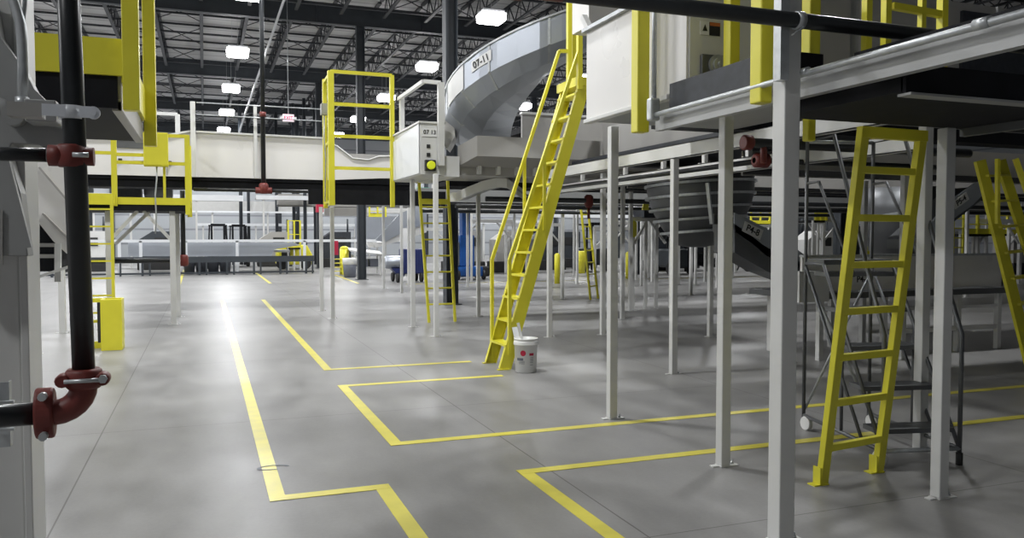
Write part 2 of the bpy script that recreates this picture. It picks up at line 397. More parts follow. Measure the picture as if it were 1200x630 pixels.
# ------------------------------------------------------------------ left foreground: column, chute housing, riser pipe
cx = pt(38, 500, d=2.95); ztc = 2.9
t = thing('support_column', 'wide light grey steel column along the left edge of the view', 'column', (cx.x-.2, cx.y+.1, 0))
fin('web', B().box((cx.x-.30, cx.y+.02, .01), (cx.x-.03, cx.y+.2, ztc)), 'white', t, bev=.01)
fin('flange', B().box((cx.x-.03, cx.y-.0, .01), (cx.x-.004, cx.y+.24, ztc)), 'white', t, bev=.003)
fin('base_plate', B().box((cx.x-.33, cx.y-.02, 0), (cx.x+.01, cx.y+.26, .01)), 'grey', t)
YH = cx.y-.10
hp = [(-90, -40), (-10, -10), (0, 42), (30, 84), (40, 104), (57, 121), (80, 163), (62, 178), (46, 170), (14, 168), (9, 178), (24, 226), (33, 300), (-90, 300)]
t = thing('chute_housing', 'dull grey inclined machine housing filling the upper left edge behind the black pipe', 'machine', tuple(pt(0, 300, Y=YH)))
fin('side_panel', B().prism([pt(x, y, Y=YH) for x, y in hp], (0, .1, 0)), 'grey', t, bev=.004)
fin('rib', B().bar(pt(32, 133, Y=YH-.02), pt(80, 166, Y=YH-.02), .03, .012).bar(pt(4, 175, Y=YH-.02), pt(34, 290, Y=YH-.02), .03, .02), 'grey', t)
fin('bracket', B().box(pt(38, 123, Y=YH-.02), pt(66, 143, Y=YH-.16)), 'grey', t, bev=.004)
fin('seam', B().bar(pt(2, 310, Y=YH-.005), pt(2, 246, Y=YH-.005), .006, .006), 'taupe', t)
t = thing('electrical_conduit', 'ribbed silver conduit curving down to an elbow fitting, left of the black riser pipe', 'conduit', tuple(pt(26, 120, d=2.55)))
dd = 2.75
fin('flexible_conduit', B().path([pt(x, y, d=dd) for x, y in ((2, -30), (12, -8), (19, 10), (24, 28), (26, 50), (27, 80), (26, 116))], .017, 12), 'galv', t)
fin('connector', B().tube(pt(26, 114, d=dd), pt(26, 126, d=dd), .022, 10).tube(pt(26, 126, d=dd), pt(28, 134, d=dd), .014, 10), 'galv', t)
fin('elbow_fitting', B().path([pt(x, y, d=dd+.06) for x, y in ((-60, 108), (-8, 116), (4, 124), (14, 136))], .03, 12).lathe(pt(17, 136, d=dd+.02), [(.034, -.03), (.034, .03)], 14, 'y'), 'grey', t)
fin('thin_conduit', B().path([pt(x, y, d=dd+.03) for x, y in ((30, -20), (29, 5), (27, 24), (27, 60))], .008, 8), 'galv', t)
# riser pipe
px_, py_ = -.385, 2.94
t = thing('sprinkler_riser', 'black vertical pipe with red grooved elbow at the bottom, left foreground', 'pipe', (px_, py_, 1.1))
fin('riser', B().tube((px_+.012, py_, 1.2), (px_-.02, py_, 3.1), .034, 20), 'pipe', t)
e = fin('elbow', B().path([(px_+.012, py_, 1.22), (px_+.012, py_, 1.17)]+[(px_+.012-.085+.085*math.cos(a), py_, 1.17-.085*math.sin(a)) for a in [PI/2*k/6 for k in range(1, 7)]]+[(px_-.10, py_, 1.085)], .041, 16), 'red', t)
b = B().lathe((px_+.012, py_, 1.19), [(.047, -.032), (.054, -.024), (.054, .024), (.047, .032)], 22)
for sgn in (-1, 1): b.lathe((px_+.012+sgn*.058, py_-.02, 1.19), [(.018, -.03), (.022, -.02), (.022, .02), (.018, .03)], 12, 'y')
cpl = fin('top_coupling', b, 'red', t)
fin('bolt', B().tube((px_+.012-.05, py_-.055, 1.19), (px_+.075, py_-.055, 1.19), .007, 8).lathe((px_+.073, py_-.052, 1.193), [(.014, -.012), (.014, .012)], 6, 'y'), 'galv', cpl)
b = B(); fxp = px_-.098
prof = []
for k in range(28):
    a = 2*PI*k/28; prof.append((math.cos(a)*.052*(1+.0*abs(math.cos(a))), math.sin(a)*.082))
b.prism([(fxp-.03, py_+u, 1.085+v) for u, v in prof], (.055, 0, 0))
fl = fin('side_coupling', b, 'red', t, bev=.008)
fin('bolt', B().lathe((fxp, py_-.05, 1.148), [(.013, -.02), (.013, .008), (.008, .01)], 10, 'y'), 'galv', fl); fin('bolt', B().lathe((fxp, py_-.05, 1.022), [(.013, -.02), (.013, .008), (.008, .01)], 10, 'y'), 'galv', fl)
fin('branch_pipe', B().tube((fxp-.01, py_, 1.085), (fxp-.42, py_, 1.085), .036, 18), 'pipe', t)
zt = pt(80, 187, d=2.72).z
te = fin('tee_coupling', B().lathe((px_-.01, py_, zt), [(.037, -.036), (.043, -.028), (.043, .028), (.037, .036)], 18).tube((px_-.03, py_, zt), (px_-.075, py_, zt), .034, 16).tube((px_-.01, py_-.0, zt-.0), (px_+.055, py_, zt), .03, 12), 'red', t)
fin('bolt', B().tube((px_, py_-.055, zt), (px_+.045, py_-.055, zt), .008, 8), 'galv', te)
fin('upper_branch', B().tube((px_-.08, py_, zt), (px_-.30, py_, zt), .022, 14), 'pipe', t)
zc = pt(88, 139, d=2.72).z
t = thing('pipe_clamp', 'shiny steel strap clamp around the black riser pipe near the top left', 'clamp', (px_, py_, zc))
fin('strap', B().lathe((px_-.008, py_, zc), [(.037, -.021), (.039, -.021), (.039, .021), (.037, .021)], 24).box((px_-.085, py_-.038, zc-.017), (px_-.02, py_-.034, zc+.02)).box((px_+.02, py_-.038, zc-.018), (px_+.065, py_-.034, zc+.018)), 'zinc', t)
fin('washer', B().lathe((px_+.06, py_-.04, zc-.002), [(.02, -.005), (.02, .004), (.01, .005), (.01, -.012)][::1], 18, 'y'), 'zinc', t)
fin('strut', B().box((px_-.18, py_-.035, zc-.022), (px_-.085, py_+.03, zc+.022)), 'taupe', t)
t = thing('strut_clamp', 'short galvanised strut with clamp holding the low branch pipe to the left column', 'bracket', tuple(pt(10, 484, d=2.8)))
q = pt(8, 484, d=2.75)
fin('strut', B().channel((q.x-.01, q.y-.02, q.z-.11), (q.x-.01, q.y-.02, q.z+.11), .04, .045, .004, (1, 0, 0)).box((q.x-.03, q.y-.05, q.z-.05), (q.x+.03, q.y-.03, q.z-.042)).box((q.x-.03, q.y-.05, q.z+.042), (q.x+.03, q.y-.03, q.z+.05)), 'galv', t)
# far-left white machine seen between column and riser
t = thing('infeed_chute', 'off-white sloped sorting machine seen between the left column and the black riser pipe', 'machine', tuple(pt(60, 300, Y=10)))
fin('body', B().prism([pt(x, y, Y=10) for x, y in ((26, 150), (60, 170), (82, 200), (84, 275), (78, 297), (62, 282), (43, 258), (30, 250))], (0, 1.2, 0)), 'panel', t)
fin('seam', B().bar(pt(46, 196, Y=9.98), pt(80, 236, Y=9.98), .03, .02).bar(pt(50, 250, Y=9.98), pt(86, 285, Y=9.98), .04, .02), 'taupe', t)
fin('chute_mouth', B().prism([pt(x, y, Y=10.1) for x, y in ((38, 250), (43, 258), (66, 282), (66, 318), (42, 318))], (0, .8, 0)), 'black', t)
fin('roller', B().bar(pt(44, 287, Y=10.05), pt(66, 287, Y=10.05), .05, .04).bar(pt(44, 300, Y=10.05), pt(66, 300, Y=10.05), .05, .04), 'taupe', t)
fin('frame', B().bar(pt(68, 285, Y=9.95), pt(68, 330, Y=9.95), .06, .06).bar(pt(40, 326, Y=9.9), pt(88, 310, Y=9.9), .05, .03).bar(pt(42, 260, Y=9.9), pt(42, 330, Y=9.9), .06, .06), 'white', t)
post(pt(68, 392, z=0).x, pt(68, 392, z=0).y, .01, 'x') if False else None
#tp = thing('steel_post', 'white leg holding up the off-white sloped machine at the left', 'post', tuple(pt(68, 392, Y=9.95)))
# ------------------------------------------------------------------ top-left crossover platform
t = thing('crossover_platform', 'black-decked platform with yellow toe boards high at the upper left', 'platform', (-1.8, 7.5, 2.56))
X1 = -.55
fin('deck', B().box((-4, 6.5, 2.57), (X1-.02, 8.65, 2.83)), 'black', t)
fin('edge_channel', B().box((X1-.06, 6.52, 2.555), (X1+.0, 8.66, 2.62)).box((X1-.02, 6.52, 2.56), (X1+.005, 8.66, 2.83)), 'taupe', t)
fin('toe_board', B().box((-4, 6.47, 2.80), (X1+.02, 6.5, 3.06)).box((X1+.005, 6.5, 2.76), (X1+.035, 8.66, 3.06)), 'yellow', t)
fin('post', B().box((-.53, 6.40, 2.55), (-.42, 6.50, 4.6)), 'yellow', t, bev=.006)
fin('post', B().box((-.53, 8.56, 2.52), (-.42, 8.66, 4.8)), 'yellow', t, bev=.006)
fin('post', B().box((-1.42, 6.40, 3.06), (-1.27, 6.50, 4.6)), 'yellow', t, bev=.006)
# ------------------------------------------------------------------ left yellow platform with ladder
Yp = 16.3
t = thing('access_platform', 'small yellow-railed access platform with ladder at mid left, in front of the overhead conveyor', 'platform', (-1.2, 17, 2.1))
xr = -.25; xl = -2.3; zd = 2.12
fin('deck', B().box((xl, Yp, zd), (xr-.04, 18.1, 2.23)), 'black', t)
fin('toe_board', B().box((xl, Yp-.03, 2.23), (xr, Yp, 2.36)).box((xr-.03, Yp, 2.23), (xr, 18.2, 2.36)), 'yellow', t)
for x, y in ((xr-.03, Yp-.02), (-1.51, Yp-.02), (xl, Yp-.02), (xr-.03, 18.15)):
    fin('rail_post', B().box((x-.045, y-.045, 2.05 if x > -1 else 2.2), (x+.045, y+.045, 3.52)), 'yellow', t)
for z, xa_, xb_ in ((3.5, -1.2, xr), (2.99, -1.5, xr), (3.13, -1.5, -.9), (3.15, xl, -1.5)):
    fin('guard_rail', B().bar((xa_, Yp-.02, z), (xb_, Yp-.02, z), .05, .06), 'yellow', t)
for z in (2.95, 3.5): fin('guard_rail', B().bar((xr-.03, Yp, z), (xr-.03, 18.2, z), .05, .05), 'yellow', t)
fin('mid_post', B().box((-.7, Yp-.04, 2.36), (-.655, Yp, 3.0)), 'yellow', t)
fin('lower_toe', B().box((xl, Yp-.09, 2.22), (-1.5, Yp-.03, 2.42)), 'yellow', t)
for u_, v_ in (((-.6, Yp+.15, 1.6), (-1.05, Yp+.15, 2.12)), ((-1.6, Yp+.15, 1.6), (-1.15, Yp+.15, 2.12)), ((-1.6, Yp+.9, 1.5), (-1.0, Yp+.9, 2.12))): fin('brace', B().bar(u_, v_, .06, .06), 'white', t)
t = thing('fixed_ladder', 'narrow yellow ladder dropping from the left platform behind the low guard box', 'ladder', (-1.75, 15.95, 0))
for x in (-2.0, -1.53):
    fin('stile', B().box((x-.025, 15.92, 0), (x+.025, 16.0, 2.4 if x > -1.7 else 2.3)), 'yellow', t)
for k in range(7): fin('rung', B().bar((-2.0, 15.96, .3+k*.305), (-1.53, 15.96, .3+k*.305), .05, .03), 'yellow', t)
t = thing('electrical_cabinet', 'bright yellow electrical box fixed on the rail of the left platform', 'cabinet', (-.8, Yp-.1, 2.9))
fin('body', B().box((-1.01, Yp-.22, 2.92), (-.60, Yp-.06, 3.53)), 'yellow', t, bev=.008)
fin('door', B().box((-1.0, Yp-.235, 2.94), (-.61, Yp-.222, 3.51)), 'yellow', t, bev=.003)
fin('cord', B().path([(-.80, Yp-.12, 2.92), (-.80, Yp-.14, 2.7), (-.83, Yp-.14, 2.4), (-.82, Yp-.14, 2.0), (-.84, Yp-.12, 1.7)], .014, 6), 'galv', t)
# platform sits against sprinkler drop
t = thing('sprinkler_drop', 'black vertical pipe with red coupling beside the left platform post', 'pipe', (-.33, 18.25, .8))
q = pt(215, 305, Y=18.25)
fin('pipe', B().tube((q.x, 18.25, 2.6), (q.x, 18.25, q.z), .05, 10).tube((q.x, 18.25, q.z), (q.x-3.2, 18.25, q.z), .05, 10), 'pipe', t)
fin('coupling', B().lathe((q.x, 18.25, q.z), [(.07, -.12), (.1, -.08), (.1, .08), (.07, .12)], 12).tube((q.x, 18.25, q.z), (q.x-.2, 18.25, q.z), .09, 12), 'red', t)
# low yellow guard box
t = thing('ladder_guard', 'low yellow guard box on the floor at the foot of the left ladder', 'guard', (-1.4, 13.3, 0))
fin('front_panel', B().box((-1.42, 12.98, 0), (-1.14, 13.02, .74)).box((-1.16, 13.02, 0), (-1.14, 13.35, .74)), 'yellow', t, bev=.004)
fin('frame', B().box((-1.75, 13.3, .68), (-1.16, 13.36, .74)).box((-1.75, 13.3, 0), (-1.16, 13.36, .1)).box((-1.75, 13.3, .38), (-1.16, 13.34, .42)).box((-1.42, 13.0, .68), (-1.38, 13.36, .74)).box((-1.42, 13.0, 0), (-1.38, 13.36, .12)), 'yellow', t)
fin('edge_seal', B().box((-1.46, 12.985, .12), (-1.423, 13.05, .7)), 'rubber', t)
# ------------------------------------------------------------------ overhead conveyor across the aisle
t = thing('overhead_conveyor', 'long off-white overhead conveyor crossing the aisle above the far posts', 'conveyor', (1, 19, 2.9))
Yc = 18.5
def z_at(x, y, Y): return pt(x, y, Y=Y).z
pp = [pt(x, y, Y=Yc) for x, y in ((30, 208), (378, 211), (378, 163), (222, 155), (178, 163), (30, 160))]
for p in pp[:2]: p.z = 2.91
fin('side_panel', B().prism(pp, (0, .05, 0)), 'panel', t)
q_ = [p+Vector((0, -.02, .02)) for p in pp[2:]]
fin('top_trim', B().bar(q_[0], q_[1], .05, .04).bar(q_[1], q_[2], .05, .04).bar(q_[2], q_[3], .05, .04), 'white', t)
q = [pt(x, y, Y=Yc) for x, y in ((378, 165), (395, 172), (413, 186), (432, 188), (443, 184), (470, 183), (470, 208), (378, 211))]
fin('low_side_panel', B().prism(q, (0, .05, 0)), 'panel', t)
fin('low_trim', B().path([p+Vector((0, -.02, .01)) for p in q[:6]], .02, 6), 'white', t)
XA, XZ = pp[0].x, 4.6
fin('back_panel', B().box((XA, Yc+1.0, 2.90), (XZ, Yc+1.05, 3.62)), 'taupe', t)
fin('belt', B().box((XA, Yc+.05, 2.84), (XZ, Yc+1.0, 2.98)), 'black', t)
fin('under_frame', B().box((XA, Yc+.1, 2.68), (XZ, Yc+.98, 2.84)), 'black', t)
for xx in (195, 306): x = pt(xx, 180, Y=Yc).x; fin('panel_seam', B().box((x, Yc-.006, 2.93), (x+.012, Yc, 3.72)), 'taupe', t)
a, c = pt(157, 188, Y=Yc), pt(180, 181, Y=Yc)
pl = fin('warning_label', B().box((a.x, Yc-.012, a.z), (c.x, Yc, c.z)), 'label_white', t)
fin('print', B().box((c.x-.17, Yc-.02, a.z+.03), (c.x-.06, Yc-.012, c.z-.03)), 'ink', pl)
for xx, yy in ((141, 188), (199, 191)): a = pt(xx, yy, Y=Yc); fin('sensor', B().cb((a.x, Yc-.03, a.z), (.07, .06, .08)), 'ink', t)
a, c = pt(136, 173, Y=Yc), pt(172, 168, Y=Yc)
fin('intake_grille', B().box((a.x, Yc-.02, a.z), (c.x, Yc+.0, c.z+.08)), 'darksheet', t)
a = pt(227, 205, Y=Yc-.1); c = pt(227, 119, Y=Yc-.1)
post(a.x, Yc-.08, c.z-2.9, 'white stub post rising in front of the overhead conveyor panel, taller left one', w=.1, z0=2.9)
a = pt(299, 123, Y=Yc-.1)
post(a.x, Yc-.08, a.z-2.9, 'white stub post rising from the overhead conveyor beside the black vertical pipe', w=.07, z0=2.9)
a, c = pt(137, 232, Y=19.7), pt(192, 206, Y=19.7)
t = thing('drive_unit', 'dark drive machinery hanging under the overhead conveyor behind the left yellow platform', 'machine', (a.x, 19.7, a.z))
fin('housing', B().box((a.x, 19.7, a.z), ((a.x+c.x)/2, 20.4, 2.9)), 'belt', t, bev=.02)
fin('motor', B().lathe(((a.x+c.x)/2+.35, 20.0, (a.z+2.9)/2), [(.12, -.3), (.22, -.28), (.22, .28), (.12, .3)], 18, 'x'), 'darksheet', t)
fin('hanger', B().box((c.x-.1, 19.9, a.z), (c.x-.02, 20.0, 2.9)).box((a.x, 19.9, a.z-.02), (c.x, 20.0, a.z+.04)), 'black', t)
t = thing('rail_frame', 'white pipe rail rising behind the left end of the overhead conveyor', 'rail', (-.4, 19.8, 2.9))
q1 = pt(208, 134, Y=19.8); q2 = pt(165, 132, Y=19.8)
fin('upright', B().box((q1.x-.05, 19.75, 2.9), (q1.x+.05, 19.85, q1.z)), 'white', t)
fin('top_rail', B().bar(q1, q2+Vector((-2.5, 0, 0)), .07, .07), 'white', t)
# low black beam and sprinkler main beneath
Ybm = 17.0
t = thing('conveyor_beam', 'long black beam under the overhead conveyor, right part, above the far floor', 'beam', (3, Ybm, 2.3))
a = pt(362, 239, Y=Ybm); c = pt(500, 224, Y=Ybm)
fin('beam', B().box((a.x, Ybm, a.z), (4.9, Ybm+.12, c.z)), 'black', t)
t = thing('sprinkler_main', 'thin black sprinkler pipe with a red tee hanging under the overhead conveyor', 'pipe', (1.3, 18.2, 2.5))
Ysp = 18.2
zz = z_at(300, 223, Ysp); xp = pt(307.5, 100, Y=Ysp).x
fin('main', B().tube((-.2, Ysp, zz), (5.4, Ysp, zz), .04, 10), 'pipe', t)
fin('riser', B().tube((xp, Ysp, zz), (xp, Ysp, 9.6), .05, 10), 'pipe', t)
fin('tee_coupling', B().lathe((xp, Ysp, zz+.02), [(.07, -.09), (.1, -.06), (.1, .1), (.07, .14)], 12).tube((xp-.17, Ysp, zz), (xp+.17, Ysp, zz), .07, 10), 'red', t)
z_ = z_at(307, 134, Ysp); fin('coupling', B().lathe((xp, Ysp, z_), [(.07, -.05), (.07, .05)], 12), 'red', t)
# ------------------------------------------------------------------ tall yellow guard frame
t = thing('guard_cage', 'tall yellow rung frame hanging at the overhead conveyor left of the control cabinet', 'guard frame', (2.7, 15.2, 2.2))
xa_, xb_ = pt(388, 160, Y=15.2).x, pt(459.5, 160, Y=15.2).x
for x, y, w, z1, z0 in ((xa_, 15.2, .11, 4.68, 2.22), (xb_, 15.2, .08, 4.68, 2.20), (xa_+.02, 16.15, .08, 4.7, 2.2)):
    fin('upright', B().box((x-w/2, y-w/2, z0), (x+w/2, y+w/2, z1)), 'yellow', t, bev=.008)
for yy in (86, 123.5, 160.5, 197.5):
    z = z_at(424, yy, 15.2); fin('rung', B().bar((xa_, 15.2, z), (xb_, 15.2, z), .05, .06), 'yellow', t)
for z in (4.64, 3.4, 2.3): fin('side_rung', B().bar((xa_, 15.2, z), (xa_+.02, 16.15, z), .05, .05), 'yellow', t)
fin('junction_box', B().box((xa_-.14, 15.42, 3.92), (xa_-.02, 15.6, 4.12)), 'grey', t)
fin('conduit', B().path([(xa_-.08, 15.5, 3.92), (xa_-.1, 15.4, 3.5), (xa_-.06, 15.5, 3.1), (xa_-.08, 15.5, 2.3)], .012, 6), 'galv', t)
# ------------------------------------------------------------------ control cabinet 07-13 at conveyor end
t = thing('control_cabinet', 'light grey conveyor end cabinet with round yellow button and number plate 07-13', 'cabinet', (3.6, 14, 2.67))
fin('body', B().box((3.37, 13.2, 2.68), (3.78, 15.25, 3.54)), 'white', t, bev=.006)
fin('side_panel', B().prism([(3.36, 13.22, 2.70), (3.36, 15.2, 2.70), (3.36, 15.2, 3.42), (3.36, 13.22, 3.52)], (-.012, 0, 0)), 'steel_white', t)
fin('skirt', B().box((3.78, 13.2, 2.66), (4.05, 15.2, 3.0)), 'white', t)
fin('top_cap', B().box((3.34, 13.17, 3.53), (3.80, 15.26, 3.56)), 'white', t)
pl = fin('number_plate', B().box((3.40, 13.185, 3.31), (3.655, 13.199, 3.45)), 'label_white', t)
text('07 13', .095, (3.53, 13.18, 3.38), (1, 0, 0), (0, 0, 1), pl)
bt = fin('button_box', B().box((3.44, 13.12, 2.74), (3.62, 13.2, 2.92)), 'ink', t, bev=.008)
fin('button', B().lathe((3.53, 13.09, 2.83), [(.055, -.03), (.07, -.015), (.07, .03)], 20, 'y'), 'button', bt)
fin('indicator', B().box((3.48, 13.185, 3.12), (3.54, 13.2, 3.18)).box((3.48, 13.185, 2.98), (3.54, 13.2, 3.04)), 'ink', t)
t = thing('rail_frame', 'white pipe hand rail standing over the grey control cabinet', 'rail', (3.6, 13.1, 2.8))
a, b1, c1 = pt(466, 119, Y=14.6), pt(493, 95, Y=13.15), pt(516, 97, Y=13.15)
fin('hand_rail', B().bar((3.42, 15.0, b1.z), (3.42, 13.15, b1.z), .06, .06).bar((3.42, 13.15, b1.z), c1, .06, .06), 'white', t)
fin('upright', B().box((c1.x-.05, 13.08, 2.83), (c1.x+.05, 13.17, c1.z)), 'white', t)
fin('upright', B().box((3.42, 14.86, 3.5), (3.5, 14.96, b1.z)), 'white', t)
# small yellow ladder under the cabinet
def ladder(name, lab, fl, fr, tl, tr, n, z0, dz, sw=.05, sd=.03, m='yellow', over=0, rw=.05, rh=.03, feet=False):
    fl, fr, tl, tr = map(Vector, (fl, fr, tl, tr)); t = thing(name, lab, 'ladder', tuple((fl+fr)/2))
    w = (fr-fl).normalized()
    for a, c in ((fl, tl), (fr, tr)):
        d = (c-a).normalized()
        fin('stile', B().bar(a, c+d*over, sd, sw, w.cross(d)) if False else B().bar(a, c+d*over, sw, sd, w), m, t, bev=.004)
        if feet: fin('foot_clip', B().box((a.x-.09, a.y-.035, 0), (a.x+.03, a.y+.035, .008)).box((a.x-.045, a.y-.035, 0), (a.x-.035, a.y+.035, .12)), m, t)
    hgt = tl.z-fl.z
    for k in range(n):
        z = z0+k*dz; f = (z-fl.z)/hgt; a = fl.lerp(tl, f); c = fr.lerp(tr, f)
        fin('rung', B().bar(a, c, rw, rh), m, t, bev=.003)
    return t
t = ladder('fixed_ladder', 'small yellow ladder rising to the grey control cabinet', (4.0, 15.05, 0), (4.52, 15.05, 0), (3.82, 15.0, 2.42), (4.38, 15.0, 2.42), 7, .35, .31, sw=.05, sd=.05, over=.3)
fin('header', B().box((3.8, 14.95, 2.26), (4.4, 15.02, 2.36)), 'yellow', t)
# distant yellow ladder
a = pt(694, 350, z=0)
ladder('fixed_ladder', 'distant dull yellow ladder leaning between grey posts beyond the steep ladder', pt(692, 351, z=0), pt(703, 350, z=0)+Vector((.0, .1, 0)), pt(680, 236, d=21.0), pt(688, 236, d=21.2), 8, .35, .31, sw=.05, sd=.05)
q = pt(681, 320, z=0)
tag(fin('column_guard', B().lathe((q.x, q.y, 0), [(.18, 0), (.18, .95), (.15, 1.0)], 16), 'yellow', loc=(q.x, q.y, 0)), 'yellow cylinder guard standing left of the distant yellow ladder', 'guard')
q = pt(653, 311, z=0)
# ------------------------------------------------------------------ spiral chute 07-11
def spiral(center, R, ztop, a0, a1, profile, n, name):
    cx_, cy_ = center; f = Vector((-cx_, -cy_, 0)).normalized(); lft = Vector((f.y, -f.x, 0))   # towards the camera, towards image left
    if lft.x > 0: lft = -lft
    secs = []
    for k in range(n+1):
        a = math.radians(a0+(a1-a0)*k/n); dr = f*math.cos(a)+lft*math.sin(a); zt_ = ztop(math.degrees(a))
        secs.append([Vector((cx_, cy_, zt_+h))+dr*r for r, h in profile])
    return secs
SC = pt(640, 200, d=14.35); SC = (SC.x, SC.y); SR = 1.78
zt_ = lambda a: 5.02-(1.0/88)*a if a > -100 else 6
prof_wall = [(SR, 0), (SR, -.44), (SR-.24, -.66), (SR-.62, -.74), (SR-1.15, -.66), (SR-1.15, -.64), (SR-.62, -.72), (SR-.25, -.64), (SR-.012, -.43), (SR-.012, 0)]
t = thing('spiral_chute', 'large silver sheet metal spiral chute with number plate 07-11 sweeping down behind the steep ladder', 'chute', (SC[0], SC[1], 2.9))
fin('trough', B().sweep(spiral(SC, SR, zt_, -75, 104, prof_wall, 16, '')), 'sheet', t)
fin('top_lip', B().sweep(spiral(SC, SR, zt_, -75, 104, [(SR+.02, .015), (SR+.02, -.015), (SR-.02, -.015), (SR-.02, .015)], 24, '')), 'galv', t)
for a in (-2, 30, 50, 70):
    fin('seam', B().sweep(spiral(SC, SR, zt_, a, a+1.2, [(SR+.006, 0), (SR+.006, -.43), (SR-.24, -.675), (SR-.3, -.67), (SR-.02, -.4), (SR-.02, 0)], 1, '')), 'galv', t)
# white notice sheet and number plate wrap on the wall
def on_wall(a, h, off=.012):
    s = spiral(SC, SR, zt_, a, a+1, [(SR+off, h)], 1, ''); return s[0][0], s[1][0]
fin('notice_panel', B().sweep(spiral(SC, SR, zt_, 49, 68, [(SR+.012, -.03), (SR+.012, -.42), (SR+.004, -.42), (SR+.004, -.03)], 3, '')), 'label_white', t)
pl = fin('number_plate', B().sweep(spiral(SC, SR, zt_, 29, 42, [(SR+.012, -.10), (SR+.012, -.27), (SR+.004, -.27), (SR+.004, -.10)], 3, '')), 'label_white', t)
o1, o2 = on_wall(40, -.19, .02), on_wall(31, -.19, .02)
text('07-11', .15, (o1[0]+o2[0])/2+Vector((0, -.012, 0)), o2[0]-o1[0], (0, 0, 1), pl)
fin('entry_panel', B().prism([pt(x, y, d=14.1) for x, y in ((519, 112), (531, 104), (533, 160), (524, 175), (519, 170))], (.2, .5, 0)), 'panel', t)
# conveyor bed under the spiral
t = thing('transfer_conveyor', 'taupe and grey conveyor bed below the silver spiral chute', 'conveyor', (6, 14, 2.66))
fin('lower_bed', B().prism([(4.05, 13.3, 2.84), (4.3, 13.0, 3.0), (8.6, 13.0, 3.0), (8.6, 13.3, 2.84)], (0, 0, .34)).box((4.1, 13.35, 2.70), (8.6, 14.8, 2.9)), 'taupe', t)
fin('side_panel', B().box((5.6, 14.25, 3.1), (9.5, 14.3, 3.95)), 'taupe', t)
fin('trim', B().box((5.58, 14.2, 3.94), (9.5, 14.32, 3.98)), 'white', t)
fin('belt', B().box((5.6, 14.3, 3.6), (9.5, 15.4, 3.7)), 'black', t)
for k in range(5): fin('bracket', B().box((4.4+k*.35, 13.25, 2.72), (4.46+k*.35, 13.35, 2.86)), 'white', t)
# curved conveyor edge
t = thing('curved_conveyor', 'pale curved conveyor edge sweeping right from beneath the grey control cabinet', 'conveyor', tuple(pt(590, 215, d=15.0)))
cp = [pt(x, y, z=2.52) if False else pt(x, y, d=dd_) for x, y, dd_ in ((524, 226, 15.9), (535, 225, 15.7), (548, 219, 15.3), (565, 212, 14.9), (582, 208, 14.6), (594, 209, 14.5), (604, 216, 14.6), (612, 222, 15))]
b = B(); b.sweep([[p, p+Vector((0, 0, -.17)), p+Vector((.05, .05, -.17)), p+Vector((.05, .05, 0))] for p in cp]); fin('side_guard', b, 'white', t)
b = B(); b.sweep([[p+Vector((.06, .06, -.06)), p+Vector((.06, .06, -.1)), p+Vector((.5, .9, -.1)), p+Vector((.5, .9, -.06))] for p in cp]); fin('bed', b, 'grey', t)
# ------------------------------------------------------------------ steep yellow ship ladder with hand rails
yn, yf = 9.37, 9.95
FA = Vector((3.46, yn, 0)); TA = pt(686, 96, Y=yn); 
mid = pt(640, 245, Y=yn)
dirv = (TA-FA)
t = thing('ship_ladder', 'tall steep yellow ship ladder with hand rails in the middle, next to the white bucket', 'ladder', (3.46, 9.66, 0))
dN = dirv.normalized(); nrm = Vector((dN.z, 0, -dN.x))
for y in (yn, yf):
    a = Vector((FA.x, y, 0)); c = a+dirv
    fin('stringer', B().channel(a, c, .05, .15, .008, nrm, flip=1 if y == yn else -1), 'yellow', t)
nt = 12
for k in range(nt):
    z = .30+k*(TA.z-.3)/(nt-.5); f = z/TA.z; a = FA+dirv*f
    b = B().box((a.x-.09, yn, z-.018), (a.x+.075, yf, z+.008)); fin('tread', b, 'yellow', t)
fin('landing_edge', B().box((TA.x-.12, yn-.02, TA.z-.05), (TA.x+.1, yf+.05, TA.z+.06)), 'yellow', t)
for y, pxs in ((yf, ((576.5, 385), (576.5, 304), (617, 160), (655, 60), (668, 60))), (yn, ((597, 392), (597, 305), (640, 175), (681, 52)))):
    P_ = [pt(x, yy, Y=y) for x, yy in pxs]
    # keep the rail post vertical and the rail straight
    P_[0].x = P_[1].x; P_[0].z = (P_[0].x-FA.x)/dirv.x*dirv.z if P_[0].x > FA.x else .35
    e_ = P_[3]; b = B().bar(P_[0], P_[1], .04, .045, (0, 1, 0)).bar(P_[1], e_, .04, .045, (0, 1, 0))
    if len(P_) > 4: b.bar(e_, P_[4], .045, .045)
    fin('hand_rail', b, 'yellow', t)
    q0 = P_[1].lerp(e_, .48); fin('rail_strut', B().bar(q0, (q0.x, y, (q0.x-FA.x)/dirv.x*dirv.z), .035, .035, (0, 1, 0)), 'yellow', t)
for x, y in ((pt(667, 60, Y=yf).x, yf), (pt(674, 60, Y=yf).x, yf+.05), (pt(684, 95, Y=yn).x-.06, yn)):
    fin('grab_post', B().box((x-.03, y-.03, TA.z-.1), (x+.03, y+.03, 5.3)), 'yellow', t)
for y in (yn, yf): fin('foot_plate', B().box((FA.x-.1, y-.03, 0), (FA.x+.05, y+.03, .012)), 'yellow', t)
